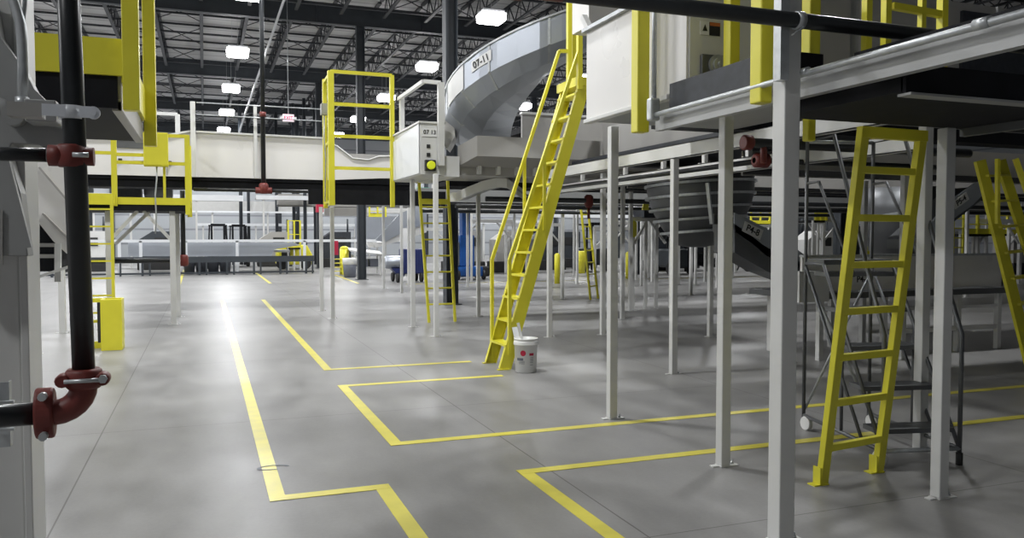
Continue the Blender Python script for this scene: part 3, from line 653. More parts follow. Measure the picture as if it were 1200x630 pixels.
# bucket
q = pt(618, 437, z=0); bx, by = q.x+.02, q.y+.1
t = thing('paint_bucket', 'white plastic bucket with red round mark, at the foot of the steep ladder', 'bucket', (bx, by, 0))
fin('pail', B().lathe((bx, by, 0), [(.118, 0), (.128, .01), (.142, .36), (.150, .362), (.150, .372), (.145, .373), (.143, .405), (.148, .41), (.146, .416), (.134, .414), (.122, .02)], 36), 'plastic_white', t)
fin('rim_band', B().lathe((bx, by, .33), [(.1415, 0), (.15, .002), (.15, .03), (.1425, .032)], 36), 'plastic_white', t)
fb = Vector((-bx, -by, 0)).normalized(); sb = Vector((fb.y, -fb.x, 0)); sb = sb if sb.x < 0 else -sb
def onb(ang, z, off=.002):
    r = .128+(.142-.128)*z/.36+off; a = math.radians(ang); return Vector((bx, by, z))+(fb*math.cos(a)+sb*math.sin(a))*r
def decal(name, a0, a1, z0, z1, m, rnd=False):
    b = B()
    if rnd:
        n_ = 20; ring = []
        for k in range(n_):
            w = 2*PI*k/n_; ring.append(onb((a0+a1)/2+(a1-a0)/2*math.cos(w), (z0+z1)/2+(z1-z0)/2*math.sin(w)))
        b.bm.faces.new([b.bm.verts.new(p) for p in ring]); bmesh.ops.solidify(b.bm, geom=b.bm.faces[:], thickness=.001)
    else:
        b.sweep([[onb(a0+(a1-a0)*k/4, z0), onb(a0+(a1-a0)*k/4, z1), onb(a0+(a1-a0)*k/4, z1, .0005), onb(a0+(a1-a0)*k/4, z0, .0005)] for k in range(5)])
    return fin(name, b, m, t)
decal('round_logo', 0, 28, .21, .28, 'crimson', True)
decal('red_print', -42, -18, .215, .245, 'crimson'); decal('dark_print', 14, 50, .155, .185, 'plastic_grey')
for z in (.145, .13, .115): decal('fine_print', 6, 40, z, z+.004, 'plastic_grey')
for z in (.19, .175, .16, .145, .13, .1): decal('fine_print', -40, -22, z, z+.004, 'plastic_grey')
a = pt(601, 380, d=9.9); 
t2 = tag(fin('paint_stick', B().bar(Vector((bx+.03, by, .05)), pt(607, 378, d=9.9), .035, .006, (0, 1, 0)), 'label_white'), 'pale flat stick leaning out of the white bucket, upper one', 'stick')
t2 = tag(fin('paint_stick', B().bar(Vector((bx-.02, by+.03, .05)), pt(603, 383, d=10.05), .07, .006, (0, 1, 0)), 'steel_white'), 'wide pale scraper blade leaning out of the white bucket, behind the stick', 'stick')
# ------------------------------------------------------------------ near right conveyor line
XB = 3.0
t = thing('machine_housing', 'big glossy white machine box high right of centre, with warning labels and a bearing', 'machine', (3.7, 5.6, 2.63))
yA, yB_ = 4.85, pt(687, 144, X=3.1).y
q = pt(804, 88, X=3.1)
yA = q.y
fin('body', B().box((3.12, yA+.01, 2.64), (4.6, yB_, 3.42)), 'grey', t)
fin('side_panel', B().box((3.1, yA, 2.66), (3.12, yB_, 3.40)), 'panel', t, bev=.004)
fin('front_panel', B().box((3.12, yA-.012, 2.64), (3.62, yA+.01, 3.9)), 'white', t)
fin('second_front_panel', B().box((3.64, yA-.02, 2.64), (4.5, yA+.01, 3.9)), 'taupe', t)
fin('top_flange', B().box((3.06, yA, 3.40), (3.14, yB_+.02, 3.43)), 'galv', t)
fin('bottom_lip', B().box((3.07, yA+.2, 2.62), (3.14, yB_, 2.655)), 'white', t, bev=.006)
for zc_ in (3.33, 3.08):
    pl = fin('warning_label', B().box((3.20, yA-.018, zc_-.045), (3.27, yA-.012, zc_+.045)), 'label_white', t)
    b = B().prism([(3.235-.02, yA-.02, zc_-.02), (3.235+.02, yA-.02, zc_-.02), (3.235, yA-.02, zc_+.025)], (0, -.002, 0)); fin('symbol', b, 'ink', pl)
    pl = fin('warning_label', B().box((3.275, yA-.018, zc_-.045), (3.36, yA-.012, zc_+.045)), 'ink', t)
    fin('band', B().box((3.277, yA-.02, zc_+.02), (3.358, yA-.018, zc_+.043)), 'orange', pl)
bp_ = fin('bearing_plate', B().box((3.20, yA-.04, 2.76), (3.40, yA-.012, 2.90)), 'darksheet', t, bev=.01)
fin('bearing', B().lathe((3.32, yA-.06, 2.83), [(.03, -.02), (.045, -.018), (.045, 0), (.068, .001), (.068, .03)], 20, 'y', False).lathe((3.32, yA-.1, 2.83), [(.02, .0), (.02, .03)], 12, 'y', False), 'galv', bp_)
t = thing('guard_bracket', 'small white cabinet and angled bracket above the white machine box', 'bracket', tuple(pt(720, 30, d=8.3)))
fin('cabinet', B().box(pt(690, 30, Y=7.6), pt(760, -25, Y=8.0)), 'panel', t)
fin('strut', B().bar(pt(684, 20, X=3.2), pt(691, 34, X=3.2), .05, .05), 'white', t)
# edge channel
t = thing('edge_channel', 'long pale steel channel running from the machine box to the upper right corner', 'beam', (XB, 3, 2.4))
y0_ = pt(764, 150, X=XB).y
fin('channel', B().channel((XB+.03, .8, 2.465), (XB+.03, y0_, 2.465), .05, .125, .006), 'mid_grey', t)
fin('inner_ledge', B().box((XB+.03, .8, 2.52), (XB+.10, 3.2, 2.56)), 'black', t)
t = thing('conduit_run', 'silver conduit clipped along the pale channel with a vertical leg and elbow body', 'conduit', (XB-.03, 5, 2.5))
ye = pt(768, 141, X=XB-.04).y
fin('long_conduit', B().tube((XB-.035, .8, 2.515), (XB-.035, ye, 2.50), .018, 12), 'galv', t)
fin('vertical_conduit', B().tube((XB-.035, ye+.03, 2.6), (XB-.035, ye+.03, 3.7), .018, 12), 'galv', t)
fin('elbow_body', B().box((XB-.075, ye+.0, 2.46), (XB-.0, ye+.07, 2.62)), 'galv', t, bev=.014)
for y in (3.45, 2.4): fin('coupling', B().tube((XB-.035, y, 2.513), (XB-.035, y+.07, 2.513), .024, 12), 'galv', t)
# dark skirt
tag(fin('belt_guard', B().box((3.06, 3.9, 2.53), (3.09, ye-.02, 2.715)), 'belt'), 'dark slate guard strip between the two yellow posts beside the white machine box', 'guard')
def ypost(x, y, z0, z1, lab, w=.1):
    return tag(fin('guard_post', B().box((x-w/2, y-w/2, z0), (x+w/2, y+w/2, z1)), 'yellow', loc=(x, y, z0), bev=.008), lab, 'post')
q = pt(750, 153, X=XB); ypost(XB+.0, q.y, 2.41, 3.7, 'square yellow post in front of the white machine box, left of the grey conduit')
q = pt(893, 118, X=XB); ypost(XB-.0, q.y, 2.41, 3.7, 'square yellow post just left of the thick foreground post')
q = pt(857, 80, Y=4.6); ypost(q.x, 4.6, 2.6, 4.0, 'yellow post behind the dark guard strip, between the machine box and thick post', .08)
q = pt(950, 62, d=4.9); ypost(q.x, q.y, 2.5, 4.0, 'yellow post just right of the thick foreground post', .08)
q = pt(948, 160, d=5.2); ypost(q.x, q.y, q.z-.03, 2.5, 'short yellow stub hanging below the black deck beside the thick post', .06)
# black deck
t = thing('work_platform', 'black steel platform deck at the right, above the near yellow ladder', 'platform', (4.6, 3.3, 2.32))
yd0, yd1 = pt(985, 105, z=2.32).y, pt(1000, 147, z=2.32).y
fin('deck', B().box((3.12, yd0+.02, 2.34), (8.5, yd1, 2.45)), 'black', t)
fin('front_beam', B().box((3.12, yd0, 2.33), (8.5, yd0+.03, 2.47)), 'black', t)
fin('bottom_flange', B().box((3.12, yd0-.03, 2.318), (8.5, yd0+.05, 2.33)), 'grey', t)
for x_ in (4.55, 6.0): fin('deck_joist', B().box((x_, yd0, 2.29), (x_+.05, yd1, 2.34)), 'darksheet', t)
fin('toe_board', B().box((3.1, yd1-.03, 2.45), (3.42, yd1, 2.72)), 'black', t)
# right yellow ladder
tl, tr = pt(1012, 151, z=2.33), pt(1080, 156, z=2.33)
t = ladder('fixed_ladder', 'near yellow ladder on the right, leaning up to the black platform deck', (3.83, 4.27, 0), (4.40, 4.36, 0), tl, tr, 7, .245, .305, sw=.045, sd=.075, rw=.045, rh=.045, feet=True)
fin('header', B().bar(tl+Vector((-.03, 0, -.02)), tr+Vector((.03, 0, -.02)), .05, .07), 'yellow', t)
# yellow railing and rail behind deck
t = thing('guard_railing', 'yellow rung railing standing on the black deck at the upper right', 'railing', tuple(pt(1040, 60, Y=4.8)))
Yr = 4.9
for x, w, ybt in ((1015, .055, 75), (1037.5, .055, 75), (1080, .045, 34), (1103, .06, 81)):
    q = pt(x, ybt, Y=Yr); fin('upright', B().box((q.x-w/2, Yr-w/2, q.z), (q.x+w/2, Yr+w/2, 3.9)), 'yellow', t)
fin('rung', B().bar(pt(1045, 7, Y=Yr), pt(1102, 17, Y=Yr), .05, .05), 'yellow', t)
q = pt(1108, 35, Y=Yr); fin('side_rail', B().bar(q, (q.x, 1.6, q.z), .03, .03), 'yellow', t)
# sprinkler pipe across the top
ypp = 3.42; za, zb = pt(660, 1, Y=ypp).z, pt(1100, 44, Y=ypp).z
t = thing('sprinkler_pipe', 'thick black pipe crossing the top of the view in front of the white machine box', 'pipe', (3, ypp, 2.75))
q = pt(642, -5, Y=ypp); zp = pt(900, 20, Y=ypp).z
fin('pipe', B().tube((q.x, ypp, zp), (5.5, ypp, zp), .039, 20), 'pipe', t)
fin('coupling', B().lathe((q.x-.03, ypp, zp+.02), [(.045, -.12), (.06, -.1), (.06, .1), (.045, .12)], 16, 'x').tube((q.x-.1, ypp, zp), (q.x-.1, ypp, zp+.35), .05, 14).lathe((q.x-.18, ypp, zp), [(.03, -.06), (.055, -.04), (.055, .05)], 14, 'x'), 'red', t)
t = thing('strut_bracket', 'slotted strut with a steel clamp fixed beside the thick foreground post', 'bracket', (2.82, 3.49, 2.46))
q = pt(903, 25, Y=3.62)
fin('strut', B().box((2.795, 3.462, 2.46), (2.85, 3.52, 3.2)), 'galv', t)
fin('strap', B().lathe((2.87, ypp, zp), [(.041, -.02), (.047, -.02), (.047, .02), (.041, .02)], 20, 'x').bar((2.87, ypp-.03, zp-.04), (2.82, ypp-.02, zp-.08), .03, .006), 'galv', t)
# grey panels of the conveyor behind the deck
t = thing('upper_conveyor', 'tall grey conveyor side wall behind the yellow railing, upper right', 'conveyor', (7, 7, 2.8))
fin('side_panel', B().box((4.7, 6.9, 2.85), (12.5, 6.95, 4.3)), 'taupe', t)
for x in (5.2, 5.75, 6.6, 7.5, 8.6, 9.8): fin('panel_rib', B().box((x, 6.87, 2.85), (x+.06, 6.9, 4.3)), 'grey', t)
fin('belt', B().box((4.7, 6.95, 2.85), (12.5, 8.0, 2.95)), 'black', t)
fin('recess_shade_slab', B().box((8.05, 6.86, 3.5), (12, 6.9, 4.2)), 'belt', t)  # dark slab on the wall stands for the shade inside a recess
fin('lower_rail', B().box((4.7, 6.85, 2.72), (12.5, 6.95, 2.86)), 'black', t)
# parallel beams behind
def beam(x, z0, z1, ya, yb, lab, m='white', w=.05):
    t = thing('conveyor_beam', lab, 'beam', (x, ya, z0)); fin('web', B().box((x, ya, z0), (x+.01, yb, z1)), m, t)
    fin('flange', B().box((x, ya, z1-.01), (x+w+.03, yb, z1)).box((x, ya, z0), (x+w+.03, yb, z0+.01)), m, t)
beam(5.2, 2.57, 2.73, 5.0, 12.3, 'broad pale steel beam running back behind the machine box posts, upper of two')
beam(5.95, 2.42, 2.58, 5.5, 14.4, 'pale steel beam running back just below and behind the broad beam')
beam(3.5, 2.52, 2.6, 7.0, 13.0, 'thin pale steel beam running from the machine box back to the spiral chute') if False else None
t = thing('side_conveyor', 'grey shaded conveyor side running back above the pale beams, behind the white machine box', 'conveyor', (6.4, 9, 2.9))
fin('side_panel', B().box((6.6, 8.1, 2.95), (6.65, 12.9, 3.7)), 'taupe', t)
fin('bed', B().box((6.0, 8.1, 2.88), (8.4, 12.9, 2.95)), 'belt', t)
for x, y in ((6.02, 12.5), (6.02, 11.0), (6.02, 9.9), (6.02, 8.9), (6.02, 8.0), (6.02, 7.2)):
    post(x, y, .3, 'short white stub post standing on the pale beam below the grey conveyor side', w=.06, grp='stub posts on the pale beam', z0=2.58)
t = thing('sprinkler_branch', 'black sprinkler pipes with red end caps under the conveyors left of the thick post', 'pipe', tuple(pt(890, 167, Y=6.2)))
a = pt(876, 167, Y=6.2); 
fin('pipe', B().tube(a, (7.4, 6.2, a.z), .045, 12), 'pipe', t)
b_ = pt(893, 188, Y=7.0); c_ = pt(670, 214, X=b_.x)
fin('long_pipe', B().tube(b_, (b_.x, 13.0, b_.z), .03, 10).tube(b_+Vector((-.1, 0, 0)), (8, b_.y, b_.z), .03, 10), 'pipe', t)
fin('end_cap', B().lathe(a, [(.055, -.05), (.07, -.04), (.07, .03), (.05, .05)], 14, 'x'), 'red', t); fin('end_cap', B().lathe(b_, [(.05, -.1), (.075, -.08), (.075, .06), (.05, .08)], 14, 'x'), 'red', t); fin('hanger', B().tube(a+Vector((.18, 0, .0)), (a.x+.18, a.y, a.z-.18), .03, 8), 'red', t)
# ------------------------------------------------------------------ layered conveyors beyond (cross lines)
def cross(y, x0, x1, z, lab, h=.3, m='taupe', legs=True):
    t = thing('cross_conveyor', lab, 'conveyor', ((x0+x1)/2, y, z))
    fin('side_channel', B().box((x0, y, z), (x1, y+.04, z+h)), m, t)
    fin('bed', B().box((x0, y+.04, z+.02), (x1, y+1.1, z+.1)), 'black', t)
    fin('back_channel', B().box((x0, y+1.1, z), (x1, y+1.14, z+h)), m, t)
cross(8.6, 7.2, 17, 2.52, 'low grey cross conveyor overhead behind the near yellow ladder', .35)
cross(11.6, 7.0, 20, 2.5, 'grey cross conveyor overhead above the ribbed spiral chute', .3)
cross(15.0, 4.4, 22, 2.62, 'black-bedded cross conveyor overhead beyond the curved conveyor edge', .28, 'black')
cross(17.5, 4.4, 23, 2.42, 'grey cross conveyor overhead, in line with the thick charcoal column', .3, 'grey')
cross(20.5, 6, 24, 2.5, 'dark cross conveyor overhead beyond the thick charcoal column', .3, 'black')
cross(24, 4, 26, 2.62, 'pale cross conveyor overhead above the blue machines', .4, 'white')
cross(28.5, 8, 28, 2.7, 'pale cross conveyor overhead behind the blue lift', .9, 'panel')
for y, z in ((14.6, 2.36), (16.6, 2.3), (19.5, 2.28)):
    tag(fin('sprinkler_line', B().tube((5.0, y, z), (22, y, z), .05, 10), 'pipe', loc=(5, y, z)), 'black sprinkler line under the cross conveyors, %s' % {14.6: 'nearest of three', 16.6: 'middle of three', 19.5: 'farthest of three'}[y], 'pipe')
q = pt(690, 222, Y=14.6)
t = thing('sprinkler_drop', 'dark red sprinkler drop above the distant yellow ladder', 'pipe', (q.x, 14.6, 2.1))
fin('coupling', B().lathe((q.x, 14.6, 2.38), [(.06, -.16), (.09, -.1), (.09, .06), (.05, .1)], 12), 'red', t)
fin('stem', B().tube((q.x, 14.6, 2.22), (q.x, 14.6, 2.0), .03, 8), 'red', t)
# ------------------------------------------------------------------ lower ribbed spiral
q = pt(820, 250, d=13.6); LC = (q.x, q.y)
t = thing('spiral_chute', 'dark grey ribbed spiral bowl hanging below the conveyors, left of the thick post', 'chute', (LC[0], LC[1], 1.45))
fin('bowl', B().lathe((LC[0], LC[1], 0), [(.2, 1.47), (.36, 1.50), (.55, 1.68), (.7, 1.9), (.82, 2.15), (.88, 2.4), (.88, 2.72)], 40), 'darksheet', t)
for k, (r, z) in enumerate(((.89, 2.52), (.875, 2.32), (.81, 2.12), (.74, 1.94), (.62, 1.74))):
    secs = []
    for i in range(41):
        a = 2*PI*i/40; zz = z+.05*math.cos(a+.6); secs.append([(LC[0]+math.cos(a)*(r+dr_), LC[1]+math.sin(a)*(r+dr_), zz+dz_) for dr_, dz_ in ((-.03, -.02), (.035, -.02), (.035, .02), (-.03, .02))])
    fin('rib', B().sweep(secs), 'galv', t)
fin('seam_flange', B().bar(pt(829, 214, d=12.2), pt(834, 262, d=12.35), .05, .04), 'galv', t)
# slide chute P4-8
t = thing('slide_chute', 'bluish grey slide chute marked P4-8 coming down to the right of the ribbed spiral', 'chute', tuple(pt(890, 300, d=11.6)))
Ys = 9.6
top = [(861, 249), (880, 258), (899, 268), (922, 283), (945, 300), (962, 312)]
bot = [(962, 322), (940, 315), (899, 300), (880, 284), (861, 271)]
fin('side_wall', B().prism([pt(x, y, Y=Ys) for x, y in top+bot], (0, .03, 0)), 'chute_paint', t)
fin('trough', B().prism([pt(x, y, Y=Ys) for x, y in ((861, 262), (899, 290), (940, 308), (955, 330), (930, 330), (899, 318), (861, 296))], (0, .5, 0)), 'darksheet', t)
fin('back_wall', B().prism([pt(x, y, Y=Ys)+Vector((0, .5, 0)) for x, y in top+bot], (0, .03, 0)), 'darksheet', t)
d_ = (pt(899, 268, Y=Ys)-pt(861, 249, Y=Ys)).normalized()
c_ = pt(882, 270, Y=Ys-.02); pl = fin('number_plate', B().bar(c_-d_*.17, c_+d_*.17, .006, .15), 'label_white', t)
text('P4-8', .13, c_+Vector((0, -.008, 0)), d_, (0, 0, 1), pl)
# second dark spiral behind ladder and chute P5-4
q = pt(1060, 250, d=13.5)
t = thing('spiral_chute', 'dark steel spiral drum seen behind the rungs of the near yellow ladder', 'chute', (q.x, q.y, 1.2))
fin('drum', B().lathe((q.x, q.y, 0), [(.3, 1.25), (.52, 1.4), (.66, 1.75), (.68, 2.1), (.6, 2.45)], 32), 'darksheet', t)
secs = [[(q.x+math.cos(a)*(.68+u), q.y+math.sin(a)*(.68+u), 1.95+v-.12*math.sin(a)) for u, v in ((-.03, -.02), (.03, -.02), (.03, .02), (-.03, .02))] for a in [2*PI*i/32 for i in range(33)]]
fin('rib', B().sweep(secs), 'galv', t)
t = thing('slide_chute', 'bluish grey chute marked P5-4 rising right behind the right-hand deck post', 'chute', tuple(pt(1130, 240, d=11.5)))
Ys = 8.6
fin('side_wall', B().prism([pt(x, y, Y=Ys) for x, y in ((1085, 268), (1115, 234), (1142, 215), (1158, 208), (1158, 222), (1140, 240), (1115, 258), (1085, 285))], (0, .03, 0)), 'chute_paint', t)
fin('trough', B().prism([pt(x, y, Y=Ys+.03) for x, y in ((1085, 280), (1115, 252), (1158, 218), (1158, 228), (1115, 262), (1085, 292))], (0, .7, 0)), 'darksheet', t)
d_ = (pt(1142, 228, Y=Ys)-pt(1115, 248, Y=Ys)).normalized(); c_ = pt(1126, 235, Y=Ys-.02)
pl = fin('number_plate', B().bar(c_-d_*.15, c_+d_*.15, .006, .12), 'label_white', t); text('P5-4', .11, c_+Vector((0, -.008, 0)), d_, (0, 0, 1), pl)
# low conveyor P4-10
Yt = 8.6
t = thing('low_conveyor', 'low grey conveyor table marked P4-10 behind the near yellow ladder', 'conveyor', (9, 9, 0))
xa_ = pt(940, 320, Y=Yt).x; xb_ = pt(1176, 320, Y=Yt).x; z1_ = pt(1060, 300, Y=Yt).z; z0_ = pt(1060, 338, Y=Yt).z
fin('side_panel', B().box((xa_, Yt, z0_), (xb_, Yt+.04, z1_)), 'panel', t)
fin('top_lip', B().box((xa_, Yt-.03, z1_), (xb_, Yt+.06, z1_+.03)), 'galv', t)
fin('end_panel', B().box((xb_-.04, Yt, z0_-.1), (xb_, Yt+1.1, z1_-.05)), 'white', t)
fin('roller_bed', B().box((xa_, Yt-.1, z0_-.1), (xb_, Yt+1.1, z0_-.02)), 'darksheet', t)
for x in (xa_+.3, xa_+1.4, xb_-.9, xb_-.1):
    for y in (Yt, Yt+1.0): fin('leg', B().box((x-.035, y-.035, 0), (x+.035, y+.035, z0_-.1)), 'white', t)
fin('cross_rail', B().box((xb_-2.2, Yt-.02, .3), (xb_-.1, Yt+.02, .36)).box((xb_-2.2, Yt-.02, .62), (xb_-.1, Yt+.02, .66)), 'white', t)
c_ = pt(1013, 327, Y=Yt-.012)
pl = fin('number_plate', B().box((c_.x-.2, Yt-.012, c_.z-.07), (c_.x+.2, Yt-.001, c_.z+.07)), 'label_white', t); text('P4-10', .12, c_+Vector((0, -.006, 0)), (1, 0, 0), (0, 0, 1), pl)
fin('drive_box', B().box(pt(937, 318, Y=Yt-.2), pt(962, 352, Y=Yt-.05)), 'white', t)
# rolling stair
t = thing('rolling_stair', 'grey tubular rolling stair standing behind the near yellow ladder', 'stair', (4.8, 5.2, 0))
A0 = Vector((5.08, 4.28, 0)); B0 = Vector((4.5, 4.42, 0)); back = Vector((.25, 1, 0)); DB = 1.15
def R_(base, s, z): return base+back*s+Vector((0, 0, z))
for base in (A0, B0):
    fin('side_frame', B().path([R_(base, 0, .03), R_(base, 0, .95), R_(base, .15, 1.25), R_(base, .72, 2.45), R_(base, DB, 2.45), R_(base, DB, .05)], .016, 8)
        .path([R_(base, 0, .12), R_(base, .85, 1.42), R_(base, DB, 1.42)], .015, 8)
        .path([R_(base, 0, .12), R_(base, DB, .12)], .016, 8)
        .path([R_(base, .25, .12), R_(base, DB, 1.4)], .013, 8).path([R_(base, .55, .95), R_(base, .55, .12)], .013, 8).path([R_(base, .4, 1.35), R_(base, .95, 2.1), R_(base, DB, 2.1)], .013, 8), 'darksheet', t)
for k in range(5):
    z = .26+k*.275; s = .06+k*.19
    fin('step', B().prism([R_(A0, s, z), R_(A0, s+.19, z), R_(B0, s+.19, z), R_(B0, s, z)], (0, 0, -.035)), 'darksheet', t)
fin('platform', B().prism([R_(A0, .85, 1.46), R_(A0, DB, 1.46), R_(B0, DB, 1.46), R_(B0, .85, 1.46)], (0, 0, -.04)), 'darksheet', t)
fin('cross_brace', B().path([R_(A0, DB, .15), R_(B0, DB, 1.35)], .012, 6).path([R_(B0, DB, .15), R_(A0, DB, 1.35)], .012, 6), 'galv', t)
fin('front_tie', B().path([R_(A0, 0, .12), R_(B0, 0, .12)], .016, 8), 'galv', t)
fin('top_tie', B().path([R_(A0, DB, 2.45), R_(B0, DB, 2.45)], .015, 8), 'galv', t)
fin('rubber_foot', B().tube(R_(A0, 0, 0), R_(A0, 0, .09), .024, 10), 'rubber', t)
for b_, s_ in ((B0, .03), (A0, DB-.05), (B0, DB-.05)):
    fin('caster', B().lathe(R_(b_, s_, .06), [(.055, -.02), (.06, -.01), (.06, .01), (.055, .02)], 18, 'x'), 'plastic_white', t)
# far right ladder (dull yellow, steep, with rails)
a0_ = pt(1197, 385, d=9.6); a1_ = pt(1148, 188, d=9.6); b0_ = pt(1235, 385, d=10.1); b1_ = pt(1172, 188, d=10.1)
t = thing('ship_ladder', 'dull yellow steep ladder in shade at the far right edge', 'ladder', tuple(a0_))
for a, c in ((a0_, a1_), (b0_, b1_)):
    e2 = a+(a-c)*.02; k = (a.z)/(c.z-a.z); foot = a-(c-a)*k
    fin('stringer', B().bar(foot, c, .04, .16, (1, 0, 0)), 'yellow', t)
fa_ = a0_-(a1_-a0_)*(a0_.z/(a1_.z-a0_.z)); fb_ = b0_-(b1_-b0_)*(b0_.z/(b1_.z-b0_.z))
for k in range(8):
    f = (k+.8)/8.4; fin('tread', B().bar(fa_.lerp(a1_, f), fb_.lerp(b1_, f), .12, .025), 'yellow', t)
fin('hand_rail', B().bar(pt(1169, 186, d=9.3), pt(1169, 262, d=9.3), .04, .04).bar(pt(1190, 186, d=9.3), pt(1240, 330, d=9.3), .05, .05), 'yellow', t)
# ------------------------------------------------------------------ mid / far floor objects
# blue lift
q = pt(553, 328, z=0); x, y = q.x, q.y+.6
t = thing('personnel_lift', 'bright blue wheeled mast lift standing beyond the slim white post', 'lift', (x, y, 0))
fin('base', B().box((x-.62, y-.5, .12), (x+.5, y+.5, .5)), 'blue', t, bev=.06)
fin('mast', B().box((x-.25, y-.2, .5), (x+.15, y+.2, 2.65)), 'blue', t, bev=.02)
fin('mast_section', B().box((x-.38, y-.28, .5), (x+.22, y+.1, 1.7)), 'blue', t, bev=.05)
fin('side_shell', B().box((x-.6, y-.3, .5), (x-.38, y+.3, 1.45)), 'sheet', t, bev=.06)
for dx in (-.5, .52):
    for dy in (-.45, .4): fin('wheel', B().lathe((x+dx, y+dy, .19), [(.17, -.05), (.19, -.03), (.19, .03), (.17, .05)], 20, 'x'), 'rubber', t)
fin('rear_cover', B().box((x+.5, y-.3, .1), (x+.85, y+.4, .5)), 'rubber', t, bev=.08)
fin('tag', B().box((x-.12, y-.32, .8), (x-.02, y-.28, 1.15)), 'yellow', t)
# blue tank cart
q = pt(478, 331, z=0); x, y = q.x, q.y+.6
t = thing('compressor_cart', 'navy blue wheeled compressor cart with silver tank left of the small ladder', 'cart', (x, y, 0))
fin('body', B().box((x-.1, y-.4, .3), (x+.75, y+.4, 1.2)), 'navy', t, bev=.04)
fin('tank', B().lathe((x-.35, y, .72), [(.12, -.42), (.22, -.38), (.24, -.3), (.24, .3), (.22, .36)], 24, 'x'), 'sheet', t)
fin('hopper', B().prism([(x-.5, y-.2, .5), (x+.1, y-.2, .5), (x-.05, y-.2, .2), (x-.2, y-.2, .2)], (0, .5, 0)), 'navy', t)
for dx in (-.32, .55):
    for dy in (-.4, .4): fin('wheel', B().lathe((x+dx, y+dy, .17), [(.15, -.05), (.17, -.03), (.17, .03), (.15, .05)], 18, 'x'), 'rubber', t)
fin('white_board', B().box((x-.03, y+.1, 1.2), (x+.22, y+.16, 1.95)), 'label_white', t)
# trash bin
q = pt(411, 325, z=0); x, y = q.x, q.y+.2
t = thing('trash_bin', 'round grey trash bin with white liner left of the small ladder', 'bin', (x, y, 0))
fin('barrel', B().lathe((x, y, 0), [(.2, 0), (.24, .02), (.28, .72)], 20), 'plastic_grey', t)
fin('liner', B().lathe((x, y, .7), [(.285, -.18), (.29, 0), (.29, .06), (.26, .08)], 20), 'label_white', t)
q = pt(404, 322, z=0)
t = thing('bollard', 'yellow round bollard just behind the grey trash bin', 'bollard', (q.x, q.y+.8, 0)); x, y = q.x+.1, q.y+.7
fin('pole', B().lathe((x, y, 0), [(.2, 0), (.2, 1.1)], 20), 'yellow', t)
fin('cap', B().lathe((x, y, 1.1), [(.2, 0), (.16, .09), (.06, .13)], 20), 'yellow', t)
x, y = q.x-.25, q.y+.3
t = thing('step_stool', 'small yellow step stool at the foot of the yellow bollard', 'step stool', (x, y, 0))
for k in range(4): fin('step', B().box((x-.2, y-.1+k*.1, .14+.17*k), (x+.2, y+.1+k*.1, .17+.17*k)), 'yellow', t)
for dx in (-.2, .2): fin('leg', B().bar((x+dx, y-.15, 0), (x+dx, y+.3, .75), .04, .04).bar((x+dx, y+.35, 0), (x+dx, y+.3, .75), .04, .04), 'yellow', t)
# white table
q = pt(435, 322, z=0); x, y = q.x, q.y
t = thing('work_table', 'white sloping work table with dark shelf beyond the trash bin', 'table', (x, y, 0))
fin('table_top', B().prism([(x-.9, y-.1, 1.02), (x+.5, y-.1, .82), (x+.65, y+1.4, .95), (x-.8, y+1.4, 1.12)], (0, 0, .05)), 'label_white', t)
for dx, dy in ((-.7, 0), (.4, 0), (-.6, 1.2), (.5, 1.2)): fin('leg', B().box((x+dx-.03, y+dy-.03, 0), (x+dx+.03, y+dy+.03, .86)), 'white', t)
fin('shelf', B().box((x-.6, y+.1, .3), (x+.4, y+1.2, .34)), 'white', t)
fin('storage_tub', B().box((x-.5, y+.2, .34), (x-.1, y+.9, .68)).box((x+.0, y+.2, .34), (x+.35, y+.9, .68)), 'plastic_grey', t)
# black roller bench across the aisle
Yb = 37.0
xa_, xb_ = pt(52, 310, Y=Yb).x, pt(368, 310, Y=Yb).x; zt1 = z_at(280, 300, Yb); zt0 = z_at(280, 307, Yb)
t = thing('roller_bench', 'long black roller bench across the far end of the aisle', 'conveyor', (xa_, Yb, 0))
fin('side_rail', B().box((xa_, Yb, zt0), (xb_, Yb+.05, zt1)), 'charcoal', t)
fin('roller_bed', B().box((xa_, Yb+.05, zt0+.05), (xb_, Yb+.9, zt1-.05)), 'black', t)
fin('foot_rail', B().box((xa_, Yb, .06), (xb_, Yb+.05, .13)), 'charcoal', t)
for k in range(10):
    x = xa_+.3+k*(xb_-xa_-.6)/9; fin('leg', B().box((x-.09, Yb-.01, 0), (x+.0, Yb+.06, zt0)).box((x+.2, Yb-.01, 0), (x+.27, Yb+.06, zt0)), 'charcoal', t)
for k, xx in enumerate((222, 236, 250, 264)):
    q = pt(xx, 315, Y=Yb+1.4)
    tag(fin('storage_tub', B().lathe((q.x, q.y, 0), [(.2, 0), (.26, .5), (.28, .52)], 14), 'plastic_grey', loc=(q.x, q.y, 0)), 'dark round tub standing on the floor behind the black roller bench', 'tub', 'tubs behind the roller bench')
# white guard rail behind the bench
Yw = 38.6
t = thing('guard_railing', 'long white rail with posts above the black roller bench', 'railing', (0, Yw, 0))
zr = z_at(300, 282, Yw); xa_, xb_ = pt(55, 283, Y=Yw).x, pt(478, 283, Y=Yw).x
fin('rail', B().bar((xa_, Yw, zr), (xb_, Yw, zr), .1, .12), 'steel_white', t)
for xx in (70, 140, 165, 218, 278, 357): x = pt(xx, 300, Y=Yw).x; fin('rail_post', B().box((x-.06, Yw-.05, 0), (x+.06, Yw+.05, zr)), 'steel_white', t)
